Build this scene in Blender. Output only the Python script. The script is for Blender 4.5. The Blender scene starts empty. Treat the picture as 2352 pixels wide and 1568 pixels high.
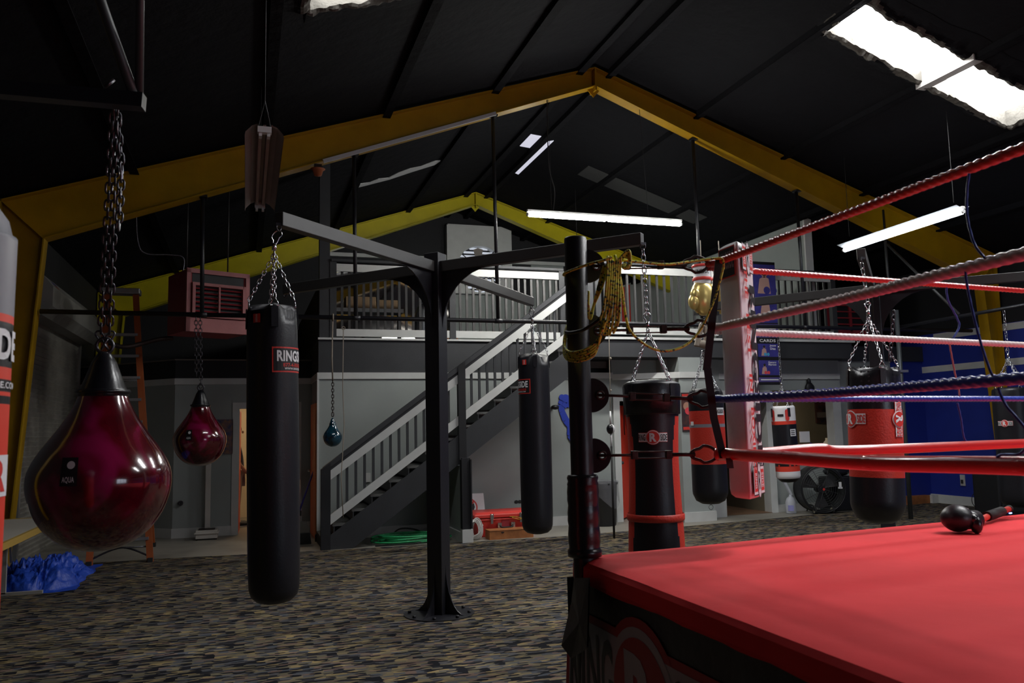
import bpy, math, random
from mathutils import Vector, Matrix, Quaternion
random.seed(7)
R=math.radians; PI=math.pi
SC=bpy.context.scene; COL=SC.collection
# ------------------------------------------------------------------ camera model (also used to survey points of the place)
F,PIT,ROL,YAW,H=1870.,.1057,-.0217,.3165,1.62
cy,sy=math.cos(YAW),math.sin(YAW);cp,sp=math.cos(PIT),math.sin(PIT);cr,sr=math.cos(ROL),math.sin(ROL)
FW=Vector((sy*cp,cy*cp,sp));r0=Vector((cy,-sy,0));u0=r0.cross(FW)
RT=r0*cr+u0*sr;UP=-r0*sr+u0*cr
def P(px,py,x=None,y=None,z=None,d=None):
    D=FW+RT*((px-1176)/F)+UP*((784-py)/F)
    t=x/D[0] if x is not None else y/D[1] if y is not None else (z-H)/D[2] if z is not None else d
    return Vector((D[0]*t,D[1]*t,D[2]*t+H))
cam=bpy.data.cameras.new('camera');co=bpy.data.objects.new('camera',cam);COL.objects.link(co)
co.matrix_world=Matrix(((RT.x,UP.x,-FW.x,0),(RT.y,UP.y,-FW.y,0),(RT.z,UP.z,-FW.z,H),(0,0,0,1)))
cam.sensor_width=36;cam.lens=F/2352*36;cam.clip_start=.05;cam.clip_end=200
cam.dof.use_dof=True;cam.dof.focus_distance=8.0;cam.dof.aperture_fstop=5.0
SC.camera=co
vs=SC.view_settings;vs.view_transform='Standard';vs.look='None';vs.gamma=1;vs.use_curve_mapping=False;vs.exposure=0
# ------------------------------------------------------------------ materials
MATS={}
def mat(name,col,rough=.6,metal=0,emit=None,estr=0,bump=0,bscale=30,var=0,vscale=4,coat=0,trans=0,alpha=1,spec=.5,col2=None):
    m=bpy.data.materials.new(name);m.use_nodes=True;nt=m.node_tree;n=nt.nodes;b=n['Principled BSDF']
    c=(*col,1) if len(col)==3 else col
    b.inputs['Base Color'].default_value=c;b.inputs['Roughness'].default_value=rough;b.inputs['Metallic'].default_value=metal
    b.inputs['Specular IOR Level'].default_value=spec
    if coat:b.inputs['Coat Weight'].default_value=coat;b.inputs['Coat Roughness'].default_value=.06
    if trans:b.inputs['Transmission Weight'].default_value=trans
    if alpha<1:b.inputs['Alpha'].default_value=alpha
    if emit:b.inputs['Emission Color'].default_value=(*emit,1);b.inputs['Emission Strength'].default_value=estr
    if var or bump or col2:
        tc=n.new('ShaderNodeTexCoord')
    if var or col2:
        no=n.new('ShaderNodeTexNoise');no.inputs['Scale'].default_value=vscale;no.inputs['Detail'].default_value=6
        nt.links.new(tc.outputs['Object'],no.inputs['Vector'])
        mx=n.new('ShaderNodeMix');mx.data_type='RGBA'
        mr=n.new('ShaderNodeMapRange');mr.inputs[1].default_value=.35;mr.inputs[2].default_value=.65
        nt.links.new(no.outputs['Fac'],mr.inputs[0]);nt.links.new(mr.outputs[0],mx.inputs[0])
        c2=(*col2,1) if col2 else tuple(x*(1-var) for x in c[:3])+(1,)
        mx.inputs[6].default_value=c;mx.inputs[7].default_value=c2
        nt.links.new(mx.outputs[2],b.inputs['Base Color'])
    if bump:
        nb=n.new('ShaderNodeTexNoise');nb.inputs['Scale'].default_value=bscale;nb.inputs['Detail'].default_value=5
        nt.links.new(tc.outputs['Object'],nb.inputs['Vector'])
        bp=n.new('ShaderNodeBump');bp.inputs['Strength'].default_value=bump;bp.inputs['Distance'].default_value=.02
        nt.links.new(nb.outputs['Fac'],bp.inputs['Height']);nt.links.new(bp.outputs[0],b.inputs['Normal'])
    MATS[name]=m;return m
def rgb(h):
    v=[int(h[i:i+2],16)/255 for i in (0,2,4)];return tuple(x/12.92 if x<=.04045 else ((x+.055)/1.055)**2.4 for x in v)
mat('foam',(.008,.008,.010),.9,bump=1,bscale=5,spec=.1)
mat('foam_edge_lit',(.085,.080,.070),.95,bump=1,bscale=9,spec=.15)
mat('black_wall',(.012,.012,.015),.75,bump=.15,bscale=8)
mat('loft_gray',(.035,.037,.042),.6,bump=.05,bscale=60,var=.15)
mat('yellow',rgb('bb900a'),.42,bump=.1,bscale=20,var=.18,vscale=3)
mat('yellow2',rgb('beb010'),.42,bump=.1,bscale=20,var=.15,vscale=3)
mat('white_trim',(.62,.63,.62),.5,var=.08)
mat('gray_wall',(.34,.37,.36),.75,var=.06,vscale=2,bump=.05,bscale=80)
mat('tan_wall',(.22,.19,.13),.8,var=.1)
mat('brown_wall',(.17,.14,.12),.8,var=.1)
mat('blue_wall',(.012,.03,.30),.6,var=.1)
mat('cream_wall',(.72,.62,.46),.8)
mat('concrete',(.30,.28,.24),.5,var=.25,vscale=2,bump=.1,bscale=15)
mat('wood_floor',(.25,.14,.08),.5,var=.4)
mat('black_steel',(.012,.012,.016),.38,bump=.05,bscale=60,spec=.6)
mat('grey_steel',(.038,.037,.037),.45,var=.2,spec=.6)
mat('steel_edge',(.45,.43,.41),.5,metal=.2)
mat('black_vinyl',(.008,.008,.012),.40,bump=.06,bscale=70,spec=.5)
mat('black_vinyl2',(.009,.009,.012),.28,bump=.15,bscale=18,spec=.6)
mat('red_vinyl',(.55,.035,.02),.45,bump=.2,bscale=60)
mat('grey_vinyl',(.22,.22,.25),.5)
mat('white_vinyl',(.80,.79,.81),.45,bump=.2,bscale=12)
mat('white_print',(.78,.78,.80),.5)
mat('red_print',(.65,.04,.03),.5)
mat('black_print',(.008,.008,.01),.5)
mat('red_bright',(.75,.05,.025),.5)
mat('chrome',(.65,.65,.68),.22,metal=1)
mat('dark_iron',(.13,.125,.14),.35,metal=.9,var=.5,vscale=40)
mat('rust_iron',(.06,.04,.035),.5,metal=.6,var=.4,vscale=50)
mat('orange_rail',(.42,.10,.025),.5,var=.2)
mat('aluminium',(.42,.42,.44),.4,metal=.7)
mat('heater_pink',(.50,.17,.17),.45,var=.15,vscale=6)
mat('heater_red',(.35,.03,.04),.5)
mat('shutter',(.36,.34,.30),.55,var=.3,vscale=3)
mat('hood',(.30,.29,.27),.5,var=.2)
mat('canvas_red',(.77,.050,.058),.85,spec=.15,bump=.25,bscale=5,var=.14,vscale=1.6)
mat('canvas_side',(.50,.022,.02),.7,bump=.3,bscale=6)
mat('skirt',(.010,.010,.013),.5,bump=.6,bscale=5,spec=.5)
mat('skirt_white',(.36,.35,.38),.6);mat('skirt_red',(.34,.022,.026),.6)
mat('rope_red',(.66,.035,.03),.3,coat=.6);mat('rope_darkred',(.42,.02,.02),.28,coat=.7)
mat('rope_white',(.72,.62,.60),.4,coat=.3);mat('rope_grey',(.38,.35,.33),.4,coat=.3)
mat('rope_blue',(.035,.08,.55),.3,coat=.6);mat('rope_blue2',(.05,.09,.55),.3,coat=.5)
mat('cord_blue',(.04,.08,.40),.5);mat('cord_tan',(.35,.30,.24),.7);mat('cord_pink',(.45,.22,.22),.6)
mat('orange_box',(.38,.10,.03),.6)
mat('tube_light',(1,1,1),.5,emit=(1,.99,.93),estr=190)
mat('tube_light2',(1,1,1),.5,emit=(.80,.90,1),estr=16)
mat('loft_fill_glow',(1,1,1),.5,emit=(.95,1,.92),estr=230)
mat('fixture_white',(.6,.6,.6),.5)
mat('reflector',(.34,.25,.23),.5,metal=.3,var=.15)
mat('skylight_far',(1,1,1),.5,emit=(.98,.99,1),estr=22)
mat('ring_fill_skylight',(1,1,1),.5,emit=(.98,.99,1),estr=85)
mat('room_fill_lamp',(1,1,1),.5,emit=(1,.85,.65),estr=16)
mat('skylight_panel',(1,1,1),.5,emit=(.98,.99,1),estr=36)
mat('dim_panel',(.2,.2,.2),.7,emit=(.6,.6,.60),estr=.085)
mat('dim_panel2',(.4,.4,.4),.6,emit=(.75,.75,.9),estr=.7)
mat('dim_panel3',(.03,.03,.03),.8,emit=(.6,.62,.62),estr=.006)
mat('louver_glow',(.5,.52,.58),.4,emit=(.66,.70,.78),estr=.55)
mat('blade',(.28,.24,.22),.5)
mat('mirror',(.7,.7,.7),.04,metal=1)
mat('orange_door',(.75,.25,.10),.5);mat('red_door',(.72,.045,.02),.4)
mat('toolbox_red',(.70,.05,.04),.4,var=.1,bump=.1,bscale=30)
mat('wood_box',(.42,.15,.045),.55,var=.35,vscale=9)
mat('wood_edge',(.42,.27,.06),.5);mat('table_top',(.42,.40,.36),.5)
mat('cardboard',(.16,.10,.05),.8)
mat('tarp',(.015,.07,.50),.45,bump=.7,bscale=16,spec=.6)
mat('hose_green',(.03,.36,.13),.35,coat=.3)
mat('cable_white',(.55,.52,.50),.5)
mat('gold',(.80,.62,.22),.28,metal=.55)
mat('poster_blue',(.055,.05,.30),.4,coat=.3,var=.3,vscale=9)
mat('poster_dark',(.02,.02,.03),.4,coat=.3,col2=(.10,.04,.03),vscale=9)
mat('poster_mix',(.05,.06,.14),.5,col2=(.28,.14,.08),vscale=14)
mat('skin',(.45,.24,.17),.6);mat('skin_pale',(.50,.30,.26),.6)
mat('glove_red_print',(.7,.06,.08),.5);mat('glove_cyan_print',(.06,.35,.6),.5)
mat('banner_purple',(.09,.07,.25),.5)
mat('plastic_black',(.012,.012,.014),.45);mat('rubber',(.02,.02,.02),.8)
mat('fan_grill',(.055,.055,.055),.5,metal=.4);mat('fan_wheel',(.5,.46,.36),.6)
mat('bag_clear',(.35,.35,.38),.25,alpha=.25);mat('jug',(.7,.72,.8),.3,alpha=.6);mat('jug_label',(.3,.3,.6),.5)
mat('outlet',(.6,.6,.58),.4);mat('led_blue',(.1,.2,1),.4,emit=(.15,.3,1),estr=8)
mat('shirt',(.05,.06,.09),.9);mat('trousers',(.42,.30,.27),.9);mat('shoe',(.03,.03,.03),.6);mat('hair',(.02,.015,.01),.8)
mat('tread_gray',(.13,.13,.125),.7,var=.2)
mat('corrugated',(.09,.10,.105),.45,metal=.3,var=.2)
mat('silver_duct',(.35,.37,.40),.35,metal=.8,var=.3)
mat('blue_ball',(.003,.008,.012),.15,coat=1,col2=(.008,.07,.12),vscale=9)
mat('lamp_warm',(1,.7,.4),.5,emit=(1,.80,.56),estr=24)
mat('boxer_blue',(.02,.05,.45),.6)
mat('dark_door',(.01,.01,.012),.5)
mat('fill_window',(.8,.85,1),.5,emit=(.75,.85,1),estr=4)
mat('scale_white',(.55,.52,.48),.4,var=.1)
def yellow_rope():
    m=mat('yellow_rope',(.5,.42,.05),.6);nt=m.node_tree;n=nt.nodes;b=n['Principled BSDF']
    tc=n.new('ShaderNodeTexCoord');v=n.new('ShaderNodeTexVoronoi');v.inputs['Scale'].default_value=125
    nt.links.new(tc.outputs['Object'],v.inputs['Vector']);s=n.new('ShaderNodeSeparateColor');nt.links.new(v.outputs['Color'],s.inputs[0])
    r=n.new('ShaderNodeValToRGB');r.color_ramp.interpolation='CONSTANT';e=r.color_ramp.elements
    e[0].color=(.64,.66,.07,1);e[1].position=.68;e[1].color=(.02,.06,.03,1);x=e.new(.88);x.color=(.55,.28,.04,1)
    nt.links.new(s.outputs[0],r.inputs[0]);nt.links.new(r.outputs[0],b.inputs['Base Color'])
yellow_rope()
def carpet():
    m=mat('carpet',(.1,.1,.1),.95,spec=.1);nt=m.node_tree;n=nt.nodes;b=n['Principled BSDF'];L=nt.links.new
    tc=n.new('ShaderNodeTexCoord');mp=n.new('ShaderNodeMapping');mp.inputs['Scale'].default_value=(14,40,1)
    L(tc.outputs['Object'],mp.inputs[0]);v=n.new('ShaderNodeTexVoronoi');v.voronoi_dimensions='2D';v.distance='CHEBYCHEV';v.inputs['Scale'].default_value=1;v.inputs['Randomness'].default_value=.85
    L(mp.outputs[0],v.inputs['Vector']);s=n.new('ShaderNodeSeparateColor');L(v.outputs['Color'],s.inputs[0])
    r=n.new('ShaderNodeValToRGB');cr_=r.color_ramp;cr_.interpolation='CONSTANT'
    cols=[(0,(.009,.009,.012)),(.30,(.035,.033,.036)),(.40,(.125,.108,.070)),(.56,(.17,.135,.08)),(.66,(.085,.082,.085)),(.78,(.14,.095,.075)),(.87,(.065,.072,.085)),(.93,(.24,.18,.085))]
    cr_.elements[0].color=(*cols[0][1],1);cr_.elements[1].position=cols[1][0];cr_.elements[1].color=(*cols[1][1],1)
    for p,c in cols[2:]:
        e=cr_.elements.new(p);e.color=(*c,1)
    L(s.outputs[0],r.inputs[0])
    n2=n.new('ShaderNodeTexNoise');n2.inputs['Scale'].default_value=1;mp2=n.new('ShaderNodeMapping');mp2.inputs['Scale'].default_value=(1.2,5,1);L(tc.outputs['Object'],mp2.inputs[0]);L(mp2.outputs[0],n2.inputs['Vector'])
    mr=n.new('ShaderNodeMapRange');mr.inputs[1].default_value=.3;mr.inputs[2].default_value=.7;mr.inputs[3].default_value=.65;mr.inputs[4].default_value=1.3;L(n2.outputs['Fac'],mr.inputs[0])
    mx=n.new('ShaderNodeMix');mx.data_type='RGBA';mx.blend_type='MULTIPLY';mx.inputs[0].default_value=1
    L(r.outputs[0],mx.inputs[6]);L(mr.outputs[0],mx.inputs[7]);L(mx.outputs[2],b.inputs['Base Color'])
    bp=n.new('ShaderNodeBump');bp.inputs['Strength'].default_value=.3;bp.inputs['Distance'].default_value=.01;L(s.outputs[0],bp.inputs['Height']);L(bp.outputs[0],b.inputs['Normal'])
carpet()
def maroon():
    m=mat('maroon_gloss',(.1,.0,.01),.16,coat=1);nt=m.node_tree;n=nt.nodes;b=n['Principled BSDF'];L=nt.links.new
    tc=n.new('ShaderNodeTexCoord');w=n.new('ShaderNodeTexNoise');w.inputs['Scale'].default_value=2.6;w.inputs['Detail'].default_value=1.5;w.inputs['Distortion'].default_value=2.2
    L(tc.outputs['Object'],w.inputs['Vector']);r=n.new('ShaderNodeValToRGB');e=r.color_ramp.elements
    e[0].position=.35;e[0].color=(.045,.001,.004,1);e[1].position=.66;e[1].color=(.22,.007,.055,1);x=e.new(.52);x.color=(.10,.002,.009,1)
    L(w.outputs['Fac'],r.inputs[0]);L(r.outputs[0],b.inputs['Base Color'])
maroon()
# ------------------------------------------------------------------ mesh builder
def V(*a):return Vector(a[0]) if len(a)==1 else Vector(a)
def basis(d,up=None):
    d=V(d).normalized();up=V(up) if up is not None else V(0,0,1)
    if abs(d.dot(up.normalized()))>.98:up=V(0,1,0) if abs(d.y)<.9 else V(1,0,0)
    a=d.cross(up).normalized();b=a.cross(d).normalized();return a,b,d
class MB:
    def __init__(s):s.v=[];s.f=[];s.sm=[];s.mi=[];s.m=0;s.T=None
    def add(s,vs_,fs,smooth=False):
        o=len(s.v)
        for p in vs_:
            p=V(p);s.v.append(s.T@p if s.T is not None else p)
        for f in fs:s.f.append([i+o for i in f]);s.sm.append(smooth);s.mi.append(s.m)
        return s
    def box(s,a,b):
        x0,y0,z0=[min(a[i],b[i]) for i in range(3)];x1,y1,z1=[max(a[i],b[i]) for i in range(3)]
        return s.add([(x0,y0,z0),(x1,y0,z0),(x1,y1,z0),(x0,y1,z0),(x0,y0,z1),(x1,y0,z1),(x1,y1,z1),(x0,y1,z1)],[(0,3,2,1),(4,5,6,7),(0,1,5,4),(1,2,6,5),(2,3,7,6),(3,0,4,7)])
    def beam(s,p,q,w,h,up=None):
        p,q=V(p),V(q);a,b,_=basis(q-p,up);a=a*(w/2);b=b*(h/2)
        return s.add([p-a-b,p+a-b,p+a+b,p-a+b,q-a-b,q+a-b,q+a+b,q-a+b],[(0,1,2,3),(7,6,5,4),(4,5,1,0),(5,6,2,1),(6,7,3,2),(7,4,0,3)])
    def tube(s,pts,r,n=8,closed=False,cap=True,rf=None):
        pts=[V(p) for p in pts];N=len(pts);vs_=[];d=(pts[1]-pts[0]).normalized();a,b,_=basis(d)
        for i,p in enumerate(pts):
            if closed:nd=(pts[(i+1)%N]-pts[i-1])
            else:nd=pts[min(i+1,N-1)]-pts[max(i-1,0)]
            if nd.length<1e-9:nd=d
            nd=nd.normalized();a=(a-nd*a.dot(nd)).normalized();b=nd.cross(a);d=nd
            rr=r[i] if isinstance(r,(list,tuple)) else r
            for k in range(n):
                t=2*PI*k/n;q=rr*(rf(t,i) if rf else 1);vs_.append(p+a*(math.cos(t)*q)+b*(math.sin(t)*q))
        fs=[]
        for i in range(N if closed else N-1):
            j=(i+1)%N
            for k in range(n):fs.append((i*n+k,i*n+(k+1)%n,j*n+(k+1)%n,j*n+k))
        s.add(vs_,fs,True)
        if cap and not closed:
            o=len(s.v)-N*n
            s.f.append([o+k for k in reversed(range(n))]);s.f.append([o+(N-1)*n+k for k in range(n)]);s.sm+=[False,False];s.mi+=[s.m,s.m]
        return s
    def cyl(s,p,q,r,r2=None,n=16):
        return s.tube([p,q],[r,r if r2 is None else r2],n)
    def lathe(s,prof,n=32,c=(0,0,0),bands=None,ell=None):
        c=V(c);vs_=[];o=len(s.v)
        for r,z in prof:
            for k in range(n):
                t=2*PI*k/n;vs_.append(c+V(r*math.cos(t)*(ell[0] if ell else 1),r*math.sin(t)*(ell[1] if ell else 1),z))
        m0=s.m
        s.add(vs_,[])
        for i in range(len(prof)-1):
            if bands:s.m=bands((prof[i][1]+prof[i+1][1])/2)
            for k in range(n):
                kk=(k+1)%n;s.f.append([o+i*n+k,o+i*n+kk,o+(i+1)*n+kk,o+(i+1)*n+k]);s.sm.append(True);s.mi.append(s.m)
        s.m=m0;return s
    def prism(s,pts,ext):
        pts=[V(p) for p in pts];e=V(ext);N=len(pts)
        return s.add(pts+[p+e for p in pts],[list(range(N)),list(range(2*N-1,N-1,-1))]+[(i,(i+1)%N+0,(i+1)%N+N,i+N)[::-1] for i in range(N)])
    def quad(s,a,b,c,d):return s.add([a,b,c,d],[(0,1,2,3)])
    def chain(s,p,q,L=.04,w=.5,r=.0035,n=6):
        p,q=V(p),V(q);D=q-p;T=D.length;st=L-2.2*r*1.0;k=max(1,round(T/st));st=T/k;a,b,d=basis(D)
        for i in range(k):
            c=p+d*(st*(i+.5));u=a if i%2 else b;hw=L*w/2;hl=(st+2*r)/2-hw+r*.5
            pts=[]
            for j in range(5):
                t=PI*j/4;pts.append(c+d*(hl+math.sin(t)*hw)+u*(math.cos(t)*hw))
            for j in range(5):
                t=PI+PI*j/4;pts.append(c+d*(-hl+math.sin(t)*hw)+u*(math.cos(t)*hw))
            s.tube(pts,r,n,closed=True)
        return s
    def ring(s,c,rad,r,nrm=(0,0,1),n=20,m=6,arc=(0,2*PI)):
        a,b,d=basis(nrm);full=abs(arc[1]-arc[0]-2*PI)<1e-6
        N=n if full else n+1
        return s.tube([V(c)+a*(rad*math.cos(arc[0]+(arc[1]-arc[0])*i/n))+b*(rad*math.sin(arc[0]+(arc[1]-arc[0])*i/n)) for i in range(N)],r,m,closed=full)
    def disc(s,c,r,nrm,n=24,th=0):
        a,b,d=basis(nrm);pts=[V(c)+a*(r*math.cos(2*PI*i/n))+b*(r*math.sin(2*PI*i/n)) for i in range(n)]
        return s.prism(pts,d*th) if th else s.add(pts,[list(range(n))])
    def blob(s,c,rad,n=16,m=10,f=None):
        c=V(c);vs_=[];fs=[]
        for i in range(m+1):
            ph=PI*i/m
            for k in range(n):
                t=2*PI*k/n;u=V(math.sin(ph)*math.cos(t),math.sin(ph)*math.sin(t),math.cos(ph));q=f(u) if f else 1
                vs_.append(c+V(u.x*rad[0],u.y*rad[1],u.z*rad[2])*q)
        for i in range(m):
            for k in range(n):fs.append((i*n+k,(i+1)*n+k,(i+1)*n+(k+1)%n,i*n+(k+1)%n))
        return s.add(vs_,fs,True)
def tag(o,label=None,cat=None,group=None,kind=None):
    if label:o['label']=label
    if cat:o['category']=cat
    if group:o['group']=group
    if kind:o['kind']=kind
    return o
def obj(name,mb,mats,parent=None,bev=0,local=False,org=None):
    if isinstance(mats,str):mats=[mats]
    if parent is None:
        if org is None:
            xs=[p.x for p in mb.v];ys=[p.y for p in mb.v];zs=[p.z for p in mb.v]
            org=V((min(xs)+max(xs))/2,(min(ys)+max(ys))/2,min(zs))
        org=V(org)
    else:
        org=V(0,0,0) if local else V(parent['_w'])
    me=bpy.data.meshes.new(name);me.from_pydata([p-org for p in mb.v],[],mb.f)
    for k in mats:me.materials.append(MATS[k])
    me.polygons.foreach_set('material_index',mb.mi);me.polygons.foreach_set('use_smooth',mb.sm);me.validate();me.update()
    o=bpy.data.objects.new(name,me);COL.objects.link(o)
    if parent is not None:o.parent=parent;o['_w']=parent['_w']
    else:o.location=org;o['_w']=tuple(org)
    if bev:
        bm=o.modifiers.new('bevel','BEVEL');bm.width=bev;bm.segments=2;bm.limit_method='ANGLE'
    return o
def thing(name,label,cat,loc=(0,0,0),group=None,kind=None,quat=None):
    o=bpy.data.objects.new(name,None);COL.objects.link(o);o.location=loc;o.empty_display_size=.1;o['_w']=tuple(loc)
    if quat is not None:o.rotation_mode='QUATERNION';o.rotation_quaternion=quat
    return tag(o,label,cat,group,kind)
def struct(name,mb,mats,label=None,**k):
    o=obj(name,mb,mats,**k);return tag(o,label,None,None,'structure')
# text -> flat mesh pieces, mapped by mapf(u,v,k)
def text_mb(mb,txt,w,h,mapf,u0=0,v0=0,k=1,off=.02,rot=0):
    cu=bpy.data.curves.new('t','FONT');cu.body=txt;cu.offset=off;cu.resolution_u=3;cu.space_character=1.05
    o=bpy.data.objects.new('t',cu);COL.objects.link(o);bpy.context.view_layer.update()
    me=o.evaluated_get(bpy.context.evaluated_depsgraph_get()).to_mesh()
    vs_=[v.co.copy() for v in me.vertices];fs=[list(p.vertices) for p in me.polygons]
    x0=min(v.x for v in vs_);x1=max(v.x for v in vs_);y0=min(v.y for v in vs_);y1=max(v.y for v in vs_)
    bpy.data.objects.remove(o);bpy.data.curves.remove(cu)
    out=[]
    for v in vs_:
        a=(v.x-x0)/(x1-x0)-.5;b=(v.y-y0)/(y1-y0)-.5
        if rot:a,b=b*h,-a*w      # glyphs turned clockwise, reading downward
        else:a,b=a*w,b*h
        out.append(mapf(u0+a,v0+b,k))
    mb.add(out,fs);return mb
def grid_patch(mb,w,h,mapf,u0=0,v0=0,k=0,n=8):
    vs_=[];fs=[]
    for i in range(n+1):
        for j in (0,1):vs_.append(mapf(u0-w/2+w*i/n,v0-h/2+h*j,k))
    for i in range(n):fs.append((2*i,2*i+2,2*i+3,2*i+1))
    return mb.add(vs_,fs)
def disc_patch(mb,r,mapf,u0=0,v0=0,k=0,ax=1,n=28):
    vs_=[mapf(u0,v0,k)]+[mapf(u0+ax*r*math.cos(2*PI*i/n),v0+r*math.sin(2*PI*i/n),k) for i in range(n)]
    return mb.add(vs_,[(0,1+i,1+(i+1)%n) for i in range(n)])
def brand(mb,w,mapf,u0=0,v0=0,W=0,K=1,Rd=2,rot=0):
    """white plate RING (R) SIDE, width w; W,K,Rd = material slots"""
    h=w*.30;r=w*.245
    if rot:mf=lambda a,b,k:mapf(u0+b,v0-a,k)
    else:mf=lambda a,b,k:mapf(u0+a,v0+b,k)
    mb.m=Rd;grid_patch(mb,w*1.03,h*1.1,mf,k=1);disc_patch(mb,r*1.08,mf,k=2)
    mb.m=W;grid_patch(mb,w,h,mf,k=2.5);disc_patch(mb,r,mf,k=3)
    mb.m=K;text_mb(mb,'RING',w*.235,h*.76,mf,-w*.372,0,4);text_mb(mb,'SIDE',w*.235,h*.76,mf,w*.372,0,4)
    mb.m=Rd;disc_patch(mb,r*.88,mf,k=5)
    mb.m=W;text_mb(mb,'R',r*.95,r*1.25,mf,0,0,6,off=.05)
    mb.m=0;return mb
def cylmap(rad,ang,z0,eps=.0012):
    """u to the viewer's right; ang = azimuth (local) the centre faces"""
    return lambda u,v,k:V((rad+eps*(k+1))*math.cos(ang+u/rad),(rad+eps*(k+1))*math.sin(ang+u/rad),z0+v)
def planemap(c,right,up,eps=.0006):
    c,rt,u_=V(c),V(right).normalized(),V(up).normalized();nn=rt.cross(u_)
    return lambda u,v,k:c+rt*u+u_*v+nn*(eps*(k+1))
def copy_tree(o,parent=None,loc=None,label=None,group=None):
    c=o.copy();COL.objects.link(c);c.parent=parent
    if loc is not None:c.location=loc;c['_w']=tuple(loc)
    if label:c['label']=label
    if group:c['group']=group
    for ch in list(o.children):copy_tree(ch,c)
    return c
Z=V(0,0,1)
# ================================================================== BUILDING SHELL
XL,XR,YB,YE=-2.85,12.75,-5.0,19.7
RX=5.0
def rz(x,y=0):return 7.12-.332*abs(x-RX)
fl=MB().box((XL-.2,YB-.2,-.2),(XR+.2,YE+.2,0))
struct('floor',fl,'concrete','bare concrete floor strip between the carpet and the back walls')
edge=[(XL,11.85),(-1.15,11.9),(0.03,11.76),(1.36,11.62),(4.54,11.48),(6.69,11.7),(8.51,11.94),(10.42,12.3),(XR,12.72)]
cm=MB();pl=[(XL,YB,0.001),(XR,YB,0.001)]+[(x,y,0.001) for x,y in reversed(edge)]
cm.prism([V(p) for p in pl],(0,0,.007))
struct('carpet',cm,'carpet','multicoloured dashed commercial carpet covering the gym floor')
# roof with skylight holes:  (side, x0,x1,y0,y1)
sky=[(1,6.82,9.70,7.31,8.0),(-1,.5,3.2,6.95,7.56),(1,6.6,9.4,.6,1.4),(1,5.8,8.6,3.55,4.1)]  # last two skylights are unseen, added to brighten the ring
def roofside(side):
    m=MB();xs=[RX,XR+.1] if side>0 else [XL-.1,RX];hs=[s for s in sky if s[0]==side]
    gx=sorted(set([xs[0],xs[1]]+[s[1] for s in hs]+[s[2] for s in hs]));gy=sorted(set([YB-.1,YE+.1]+[s[3] for s in hs]+[s[4] for s in hs]))
    for i in range(len(gx)-1):
        for j in range(len(gy)-1):
            mx_,my=(gx[i]+gx[i+1])/2,(gy[j]+gy[j+1])/2
            if any(s[1]<mx_<s[2] and s[3]<my<s[4] for s in hs):continue
            a=[(gx[i],gy[j]),(gx[i+1],gy[j]),(gx[i+1],gy[j+1]),(gx[i],gy[j+1])]
            m.prism([(x,y,rz(x)) for x,y in a],(0,0,.16))
    return m
struct('ceiling',roofside(-1),'foam','left slope of the roof sprayed with black foam')
struct('ceiling',roofside(1),'foam','right slope of the roof sprayed with black foam')
names=['long skylight on the right roof slope, crossed by a metal purlin','skylight over the left roof slope at the top edge','unseen skylight added over the middle of the ring','unseen skylight added close to the ridge above the ring']
for i,(sd,x0,x1,y0,y1) in enumerate(sky):
    m=MB();N=max(4,int((x1-x0)/.08))
    for a in range(N):                       # corrugated translucent panel
        xa=x0-.1+(x1-x0+.2)*a/N;xb=x0-.1+(x1-x0+.2)*(a+1)/N
        za=rz(xa)+.162+(.015 if a%2 else 0);zb=rz(xb)+.162+(0 if a%2 else .015)
        m.quad((xa,y0-.1,za),(xa,y1+.1,za),(xb,y1+.1,zb),(xb,y0-.1,zb))
    o=struct('window_%d'%(i+1),m,'skylight_panel' if i<1 else 'ring_fill_skylight' if i==3 else 'skylight_far','bright translucent '+names[i])
    # ragged foam lip round the hole
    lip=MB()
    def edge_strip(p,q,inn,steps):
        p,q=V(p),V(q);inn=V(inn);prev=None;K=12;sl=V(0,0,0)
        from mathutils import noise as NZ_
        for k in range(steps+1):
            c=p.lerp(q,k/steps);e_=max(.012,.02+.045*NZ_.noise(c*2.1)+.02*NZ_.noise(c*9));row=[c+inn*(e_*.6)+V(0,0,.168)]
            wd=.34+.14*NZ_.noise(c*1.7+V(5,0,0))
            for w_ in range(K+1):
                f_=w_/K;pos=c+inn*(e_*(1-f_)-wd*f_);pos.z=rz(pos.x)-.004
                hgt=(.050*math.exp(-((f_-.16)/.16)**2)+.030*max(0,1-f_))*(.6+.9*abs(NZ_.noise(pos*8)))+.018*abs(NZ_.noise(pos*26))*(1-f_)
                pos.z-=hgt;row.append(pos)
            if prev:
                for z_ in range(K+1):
                    lip.m=0 if z_<3.4+3.4*NZ_.noise(c*4.3) else 1  # foam nearest the opening coloured lighter, as daylight falling on it
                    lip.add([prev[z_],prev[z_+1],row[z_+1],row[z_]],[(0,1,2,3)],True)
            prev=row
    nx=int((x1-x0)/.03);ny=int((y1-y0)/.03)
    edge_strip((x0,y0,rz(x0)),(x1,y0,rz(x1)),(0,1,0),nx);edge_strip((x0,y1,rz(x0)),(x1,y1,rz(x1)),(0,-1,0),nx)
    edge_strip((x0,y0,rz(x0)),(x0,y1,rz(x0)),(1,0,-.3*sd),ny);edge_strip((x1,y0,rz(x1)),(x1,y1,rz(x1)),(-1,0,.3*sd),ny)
    struct('trim_%d'%(20+i),lip,['foam_edge_lit','foam'],'ragged sprayed foam lip around a skylight opening')
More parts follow.
